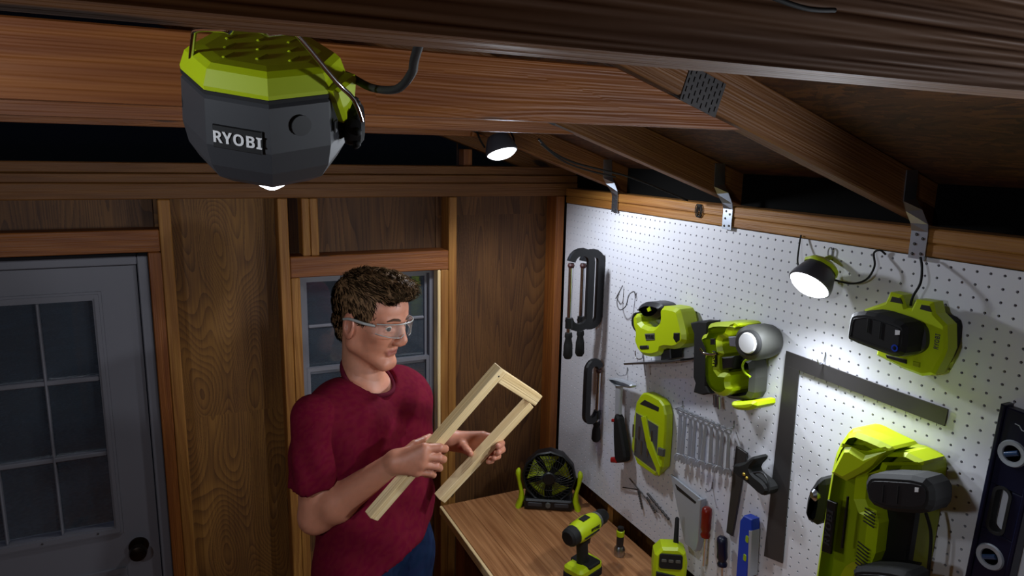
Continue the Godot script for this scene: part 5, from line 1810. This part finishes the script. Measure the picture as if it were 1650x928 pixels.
	# hammer
	var hm := on_wall("hammer", "steel hammer with black and red grip on the pegboard", "hammer", -2.03, -0.95)
	slab(hm, "head", soft(outline(HAMMER.head)), 0.028, 0.052, "satin_steel", 0.005)
	slab(hm, "shaft", outline(HAMMER.shaft), 0.033, 0.046, "satin_steel", 0.004)
	slab(hm, "grip", soft(outline(HAMMER.grip)), 0.026, 0.052, "rubber", 0.007)
	slab(hm, "grip_stripe", PackedVector2Array([Vector2(-0.016, -0.020), Vector2(0.004, -0.012), Vector2(0.006, -0.024), Vector2(-0.015, -0.032)]), 0.030, 0.0535, "red", 0.003)
	slab(hm, "grip_end", PackedVector2Array([Vector2(-0.012, -0.172), Vector2(0.026, -0.157), Vector2(0.028, -0.178), Vector2(-0.010, -0.192)]), 0.024, 0.054, "red", 0.006)

	# combination wrenches on a rail
	var rail := MB.new()
	rail.tube([Vector3(-0.115, 0.0, 0.030), Vector3(0.125, 0.018, 0.030)], 0.002, 6)
	for x in [-0.113, 0.123]: rail.tube([Vector3(x, 0.0 + (x + 0.115) * 0.075, 0.030), Vector3(x, 0.004 + (x + 0.115) * 0.075, 0.003), Vector3(x, 0.024 + (x + 0.115) * 0.075, 0.003)], 0.002, 6)
	single(rail, "hook_rail", mats["steel"], Vector3(WALL_X, -0.815, -1.60), "thin wire rail that carries the row of wrenches", "rail", Basis(Vector3.UP, -PI / 2))
	var order := ["first wrench of the row, beside the bit case", "second wrench in the row from the bit case", "third wrench in the row from the bit case", "fourth wrench in the row from the bit case", "fifth wrench in the row from the bit case", "fifth wrench in the row from the try square", "fourth wrench in the row from the try square", "third wrench in the row from the try square", "second wrench in the row from the try square", "last and smallest wrench of the row, next to the try square"]
	for i in 10:
		var s := 1.0 - 0.022 * i
		var t := on_wall("combination_wrench", order[i], "wrench", -1.708 + i * 0.0245, -0.815 + i * 0.0018, "wrenches in a row on the pegboard")
		t.rotation = Vector3(0, -PI / 2 + 0.55, 0)
		t.rotate_object_local(Vector3(0, 0, 1), [0.03, -0.02, 0.06, 0.0, 0.05, -0.03, 0.04, 0.07, -0.01, 0.05][i])
		var rg2 := MB.new()
		rg2.ring(ngon(0.0125 * s, 16, Vector2(0, -0.002)), ngon(0.0075 * s, 16, Vector2(0, -0.002)), 0.026, 0.034)
		part(rg2, "ring_end", mats["satin_steel"], t)
		var sh := MB.new()
		sh.prism(PackedVector2Array([Vector2(-0.0055, -0.013) * s, Vector2(0.0055, -0.013) * s, Vector2(0.0075, -0.148) * s, Vector2(-0.0075, -0.148) * s]), 0.0272, 0.0328, 0.0018)
		part(sh, "shank", mats["satin_steel"], t)
		var op := PackedVector2Array()
		for q in [Vector2(-0.0075, -0.146), Vector2(0.0075, -0.146), Vector2(0.0165, -0.156), Vector2(0.0170, -0.172), Vector2(0.0085, -0.181), Vector2(0.0065, -0.165), Vector2(-0.0045, -0.160), Vector2(-0.0070, -0.176), Vector2(-0.0155, -0.170), Vector2(-0.0160, -0.156)]: op.append(q * s)
		var jw := MB.new()
		jw.prism(op, 0.0262, 0.0338, 0.0012)
		part(jw, "open_end", mats["satin_steel"], t)

	# try square blade with a spring clamp over it
	var ts := on_wall("try_square", "grey steel try square blade hanging near the framing square", "square", -1.43, -0.98)
	slab(ts, "blade", outline(RULER.blade), 0.004, 0.010, "dull_steel", 0.001)
	var sp := on_wall("spring_clamp", "black spring clamp clipped over the try square", "clamp", -1.43, -0.98)
	slab(sp, "jaw", soft(outline(RULER.clip)), 0.014, 0.058, "rubber", 0.006)
	var lp := MB.new()
	lp.tube(curve(path3(RULER.loop, 0.05)), 0.003, 6)
	part(lp, "spring", mats["graphite"], sp)
	for q in [Vector3(0.066, 0.098, 0.0585), Vector3(0.078, 0.092, 0.0585)]:
		var rv := MB.new()
		rv.ball(q, Vector3.ONE * 0.0055, 10)
		part(rv, "rivet", pm("brass", Color(0.78, 0.66, 0.30), 0.3, 0.9), sp)

	# drill bits and hex keys on the board
	var lay := [["long thin drill bit slanting across the pegboard", Vector2(-1.973, -1.183), Vector2(-1.80, -1.230), 0.0022], ["fluted drill bit with dark end above the bench", Vector2(-1.86, -1.190), Vector2(-1.735, -1.225), 0.0042], ["short dark bit hanging below the hex key", Vector2(-1.915, -1.205), Vector2(-1.885, -1.262), 0.0034], ["second short dark bit, nearer the speed square", Vector2(-1.862, -1.205), Vector2(-1.812, -1.240), 0.0034]]
	for b in lay:
		var t := on_wall("drill_bit", b[0], "drill bit", b[1].x, b[1].y, "bits on the pegboard")
		var e := Vector3(b[2].x - b[1].x, b[2].y - b[1].y, 0)
		var m := MB.new()
		var pts := []
		var rad := []
		for i in 25:
			pts.append(Vector3(0, 0, 0.008) + e * (i / 24.0))
			rad.append(b[3] * (1.0 if i < 8 else (1.0 + 0.35 * sin(i * 1.9))))
		m.tube(pts, b[3], 7, false, rad)
		part(m, "shank", mats["dull_steel"], t)
		var tip := MB.new()
		tip.tube([Vector3(0, 0, 0.008) + e, Vector3(0, 0, 0.008) + e * 1.05], b[3], 7, false, [b[3], 0.0004])
		part(tip, "tip", mats["dull_steel"], t)
	var hx := MB.new()
	hx.tube([Vector3(0, 0, 0.008), Vector3(0.09, 0.034, 0.008), Vector3(0.100, 0.036, 0.008), Vector3(0.106, 0.022, 0.008)], 0.0022, 6)
	single(hx, "hex_key", mats["dull_steel"], Vector3(WALL_X, -1.237, -2.01), "thin steel hex key lying flat on the pegboard", "hex key", Basis(Vector3.UP, -PI / 2))

	# speed square
	var tri := on_wall("speed_square", "silver triangular speed square low on the pegboard", "square", -1.68, -1.13)
	var to := MB.ccw(outline(TRIANGLE.tri))
	slab(tri, "plate", to, 0.006, 0.012, "aluminium", 0.0015)
	slab(tri, "slot", outline(TRIANGLE.slot), 0.0115, 0.0128, "dark_board", 0.0003)
	slab(tri, "fence", outline(TRIANGLE.fence), 0.003, 0.026, "aluminium", 0.002)

	# screwdrivers
	for d in [["red", "screwdriver with a red-brown handle beside the speed square", "amber", Vector2(-0.028, 0.0)], ["blue", "screwdriver with a navy handle next to the blue level", "navy", Vector2(0.048, 0.0)]]:
		var sd := on_wall("screwdriver", d[1], "screwdriver", -1.5, -1.12, "screwdrivers on the pegboard")
		var hp := outline(DRIVERS[d[0]])
		var top: Vector2 = (hp[0] + hp[1]) / 2
		var bot: Vector2 = (hp[5] + hp[6]) / 2
		if d[0] == "blue": bot = (hp[4] + hp[5] + hp[6]) / 3
		var ax := bot - top
		var m := MB.new()
		var prof := []
		for q in [[0.0, 0.0], [0.009, 0.01], [0.015, 0.06], [0.0165, 0.2], [0.0155, 0.5], [0.0165, 0.72], [0.0115, 0.84], [0.0155, 0.92], [0.0145, 1.0], [0.0, 1.0]]: prof.append(Vector2(q[0], q[1] * ax.length()))
		m.lathe(prof, 8, along(Vector3(ax.x, ax.y, 0), Vector3(top.x, top.y, 0.030)), 0.9)
		part(m, "handle", mats[d[2]], sd)
		var s2 := MB.new()
		s2.tube([Vector3(bot.x, bot.y, 0.030), Vector3(bot.x, bot.y, 0.030) + Vector3(ax.x, ax.y, 0).normalized() * 0.10], 0.0032, 8)
		part(s2, "shaft", mats["chrome"], sd)

	# torpedo level
	var tl := on_wall("torpedo_level", "short bright blue level low on the pegboard", "level", -1.36, -1.12)
	slab(tl, "body", outline(TORPEDO.body), 0.006, 0.034, "blue", 0.003)
	slab(tl, "edge", outline(TORPEDO.edge), 0.006, 0.036, "aluminium", 0.001)
	for q in [Vector2(0.006, 0.036), Vector2(0.004, -0.024)]:
		var w := MB.new()
		w.prism(rrect(0.012, 0.022, 0.005, 3, q), 0.033, 0.0355, 0.001)
		part(w, "vial", mats["vial"], tl)

# ---------------------------------------------------------------- tools on the bench
const BENCH := -1.40
func build_bench_tools() -> void:
	# fan facing the eye
	var look := Vector3(-0.50, 0, 0.866)
	var fx := Vector3.UP.cross(look).normalized()
	var fb := Basis(fx, Vector3.UP, look)
	var t := thing("bench_fan", "black and lime round fan standing on the workbench", "fan", Vector3(1.262, BENCH, -2.262), fb.scaled(Vector3.ONE * 1.1))
	var tilt := Transform3D(Basis(Vector3(1, 0, 0), -0.10), Vector3(0, 0.118, 0.0))
	var R := 0.098
	var rim := MB.new()
	var facing := tilt * along(Vector3(0, 0, 1))
	rim.lathe([Vector2(R - 0.010, -0.045), Vector2(R - 0.004, -0.042), Vector2(R + 0.002, -0.01), Vector2(R, 0.018), Vector2(R - 0.005, 0.022), Vector2(R - 0.009, 0.018), Vector2(R - 0.010, -0.045)], 12, facing, 0.3)
	part(rim, "housing", mats["black"], t)
	for i in 40:
		var w := MB.new()
		var a := TAU * i / 40
		var pts := []
		for k in 6:
			var r := lerpf(0.022, R - 0.006, k / 5.0)
			var b := a + k * 0.085
			pts.append(tilt * Vector3(cos(b) * r, sin(b) * r, 0.030 - 0.014 * pow(k / 5.0, 2)))
		w.tube(pts, 0.0011, 4)
		part(w, "grille_wire", mats["graphite"], t)
	for r in [0.045, 0.070]:
		var ringm := MB.new()
		var pts := []
		for i in 28: pts.append(tilt * Vector3(cos(TAU * i / 28) * r, sin(TAU * i / 28) * r, 0.030 - 0.014 * pow((r - 0.022) / 0.07, 2)))
		ringm.tube(pts, 0.0011, 4, true)
		part(ringm, "grille_ring", mats["graphite"], t)
	var hub := MB.new()
	hub.lathe([Vector2(0, 0.022), Vector2(0.024, 0.022), Vector2(0.024, 0.031), Vector2(0.020, 0.035), Vector2(0, 0.036)], 20, facing)
	part(hub, "hub", mats["black"], t)
	for i in 5:
		var bl := MB.new()
		var a := TAU * i / 5 + 0.3
		var loops := []
		for k in 5:
			var r := lerpf(0.018, R - 0.016, k / 4.0)
			var half := lerpf(0.22, 0.48, k / 4.0)
			var row := []
			for q in [[-half, -0.014], [half, 0.006], [half, 0.0085], [-half, -0.0115]]:
				row.append(tilt * Vector3(cos(a + q[0]) * r, sin(a + q[0]) * r, q[1]))
			loops.append(row)
		bl.loft(loops)
		part(bl, "blade", mats["lime_dark"], t)
	var bk := MB.new()
	bk.lathe([Vector2(0, -0.046), Vector2(R - 0.012, -0.046), Vector2(R - 0.012, -0.043), Vector2(0, -0.043)], 20, facing)
	part(bk, "back_plate", mats["rubber"], t)
	for s in [-1, 1]:
		var leg := MB.new()
		var row := []
		for q in [[0.108, 0.000, 0.013, 0.030], [0.098, 0.030, 0.012, 0.022], [0.100, 0.060, 0.008, 0.015], [0.110, 0.100, 0.007, 0.013], [0.113, 0.125, 0.010, 0.015], [0.112, 0.138, 0.009, 0.012], [0.111, 0.145, 0.004, 0.006]]:
			var l := []
			for k in 8:
				var a := TAU * k / 8 * 1.0
				l.append(Vector3(s * q[0] + cos(a) * q[2] * 1.0, q[1], -sin(a) * q[3] + 0.008))
			row.append(l)
		leg.loft(row, true)
		part(leg, "stand_leg", mats["lime"], t)
	var base := MB.new()
	base.prism(rrect(0.175, 0.040, 0.008, 3, Vector2(0, 0.022)), -0.04, 0.040, 0.006)
	part(base, "base", mats["black"], t)
	var kn := MB.new()
	kn.lathe([Vector2(0, 0.040), Vector2(0.010, 0.040), Vector2(0.009, 0.048), Vector2(0, 0.049)], 14, Transform3D(along(Vector3(0, 0, 1)).basis, Vector3(0, 0.024, 0)))
	part(kn, "dial", mats["tool_grey"], t)
	for x in [-0.048, 0.048]:
		var pl := MB.new()
		pl.prism(rrect(0.052, 0.014, 0.004, 3, Vector2(x, 0.024)), 0.039, 0.0425, 0.001)
		part(pl, "switch_plate", mats["charcoal"], t)

	# drill
	var dl := thing("cordless_drill", "lime and black cordless drill standing on the workbench", "drill", Vector3(1.146, BENCH, -1.800), Basis(Vector3.UP, 0.35).scaled(Vector3.ONE * 1.06))
	# local x along the barrel, y up
	var bat := MB.new()
	bat.prism(rrect(0.118, 0.078, 0.014, 3), 0.0, 0.026, 0.004, Transform3D(Basis(Vector3(1, 0, 0), -PI / 2), Vector3.ZERO))
	part(bat, "battery", mats["rubber"], dl)
	var bt := MB.new()
	bt.prism(rrect(0.116, 0.076, 0.016, 3), 0.0265, 0.050, 0.009, Transform3D(Basis(Vector3(1, 0, 0), -PI / 2), Vector3.ZERO))
	part(bt, "battery_top", mats["lime"], dl)
	var saddle := MB.new()
	saddle.box(Vector3(0.058, 0.014, 0.080), 0.004, Transform3D(Basis.IDENTITY, Vector3(0.012, 0.047, 0)))
	part(saddle, "saddle", mats["rubber"], dl)
	var grip := MB.new()
	var rows := []
	for q in [[0.0, 0.048, 0.024, 0.019], [-0.006, 0.080, 0.021, 0.017], [-0.010, 0.115, 0.021, 0.018], [-0.010, 0.138, 0.027, 0.020]]:
		var l := []
		for k in 12:
			var a := TAU * k / 12
			l.append(Vector3(q[0] + cos(a) * q[2], q[1], -sin(a) * q[3]))
		rows.append(l)
	grip.loft(rows, true)
	part(grip, "grip", mats["rubber"], dl)
	var trg := MB.new()
	trg.box(Vector3(0.016, 0.030, 0.014), 0.004, Transform3D(Basis(Vector3(0, 0, 1), -0.15), Vector3(0.020, 0.118, 0)))
	part(trg, "trigger", mats["graphite"], dl)
	var bod := MB.new()
	var axis := Transform3D(Basis(Vector3(0, 0, 1), 0.06) * along(Vector3(1, 0, 0)).basis, Vector3(-0.004, 0.166, 0))
	bod.lathe([Vector2(0.026, -0.050), Vector2(0.031, -0.046), Vector2(0.034, -0.030), Vector2(0.035, 0.020), Vector2(0.031, 0.048), Vector2(0.026, 0.058), Vector2(0.0, 0.058)], 10, axis, 0.2)
	part(bod, "motor_housing", mats["lime"], dl)
	var mc := MB.new()
	mc.lathe([Vector2(0, -0.082), Vector2(0.022, -0.080), Vector2(0.029, -0.072), Vector2(0.031, -0.048), Vector2(0.0, -0.048)], 12, axis, 0.3)
	part(mc, "end_cap", mats["rubber"], dl)
	var tq := MB.new()
	tq.lathe([Vector2(0, 0.058), Vector2(0.026, 0.058), Vector2(0.027, 0.066), Vector2(0.0, 0.066)], 18, axis)
	part(tq, "collar", mats["tool_grey"], dl)
	var ch := MB.new()
	ch.lathe([Vector2(0, 0.066), Vector2(0.024, 0.066), Vector2(0.025, 0.090), Vector2(0.019, 0.106), Vector2(0.010, 0.112), Vector2(0, 0.112)], 16, axis)
	part(ch, "chuck", mats["black"], dl)
	var gs := MB.new()
	gs.box(Vector3(0.034, 0.004, 0.022), 0.0015, Transform3D(Basis(Vector3(0, 0, 1), 0.06), Vector3(-0.004, 0.200, 0)))
	part(gs, "gear_switch", mats["black"], dl)
	for s in [-1, 1]:
		var band := MB.new()
		band.box(Vector3(0.070, 0.006, 0.004), 0.0015, Transform3D(Basis(Vector3(0, 0, 1), 0.06), Vector3(-0.004, 0.160, 0.0345 * s)))
		var nb := part(band, "trim_band", mats["rubber"], dl)
		print_text("RYOBI", 0.010, mats["black"], nb, Transform3D(Basis(Vector3.UP, 0.0 if s > 0 else PI), Vector3(0.012 * s, 0.174, 0.0343 * s)))

	# torch, standing on its head
	var tc := thing("flashlight", "small black flashlight with a lime tip standing on the workbench", "flashlight", Vector3(1.329, BENCH, -1.852))
	var th := MB.new()
	th.lathe([Vector2(0, 0), Vector2(0.0185, 0), Vector2(0.020, 0.004), Vector2(0.020, 0.024), Vector2(0.0135, 0.036), Vector2(0, 0.036)], 20)
	part(th, "head", mats["steel"], tc)
	var tb := MB.new()
	tb.lathe([Vector2(0, 0.034), Vector2(0.0125, 0.034), Vector2(0.0130, 0.075), Vector2(0, 0.075)], 18)
	part(tb, "barrel", mats["graphite"], tc)
	var tt := MB.new()
	tt.lathe([Vector2(0, 0.075), Vector2(0.0140, 0.075), Vector2(0.0145, 0.094), Vector2(0.012, 0.097), Vector2(0, 0.097)], 12)
	part(tt, "tail_band", mats["lime"], tc)
	var te := MB.new()
	te.lathe([Vector2(0, 0.097), Vector2(0.012, 0.097), Vector2(0.011, 0.108), Vector2(0, 0.109)], 14)
	part(te, "tail_cap", mats["black"], tc)

	# two-way radio shaped unit with an aerial
	var rb := Basis(Vector3.UP, -0.55)
	var rd := thing("radio", "lime handheld unit with black screen and stub aerial on the workbench", "radio", Vector3(1.350, BENCH, -1.605), rb.scaled(Vector3.ONE * 1.22))
	var back := Transform3D(Basis(Vector3(1, 0, 0), -0.10), Vector3.ZERO)
	var rbody := MB.new()
	rbody.prism(PackedVector2Array([Vector2(-0.040, 0.004), Vector2(0.040, 0.004), Vector2(0.044, 0.10), Vector2(0.038, 0.128), Vector2(0.018, 0.140), Vector2(-0.024, 0.138), Vector2(-0.042, 0.118), Vector2(-0.044, 0.08)]), -0.030, 0.030, 0.007, back, true)
	part(rbody, "shell", mats["lime"], rd)
	var rs := MB.new()
	rs.prism(rrect(0.060, 0.040, 0.007, 3, Vector2(0, 0.104)), 0.029, 0.034, 0.001, back)
	var scr := part(rs, "screen_bezel", mats["rubber"], rd)
	for i in 3:
		var bn := MB.new()
		bn.prism(rrect(0.013, 0.008, 0.002, 2, Vector2(-0.018 + i * 0.018, 0.106)), 0.0335, 0.0352, 0.0005, back)
		part(bn, "key", mats["tool_grey"], scr)
	var rl := MB.new()
	rl.prism(PackedVector2Array([Vector2(-0.036, 0.010), Vector2(0.014, 0.010), Vector2(0.026, 0.050), Vector2(0.014, 0.066), Vector2(-0.036, 0.074)]), 0.029, 0.034, 0.002, back)
	part(rl, "grip", mats["rubber"], rd)
	var an := MB.new()
	an.tube([back * Vector3(0.016, 0.130, -0.008), back * Vector3(0.016, 0.146, -0.008), back * Vector3(0.016, 0.205, -0.008), back * Vector3(0.016, 0.208, -0.008)], 0.006, 10, false, [0.008, 0.0065, 0.0055, 0.003])
	part(an, "aerial", mats["rubber"], rd)
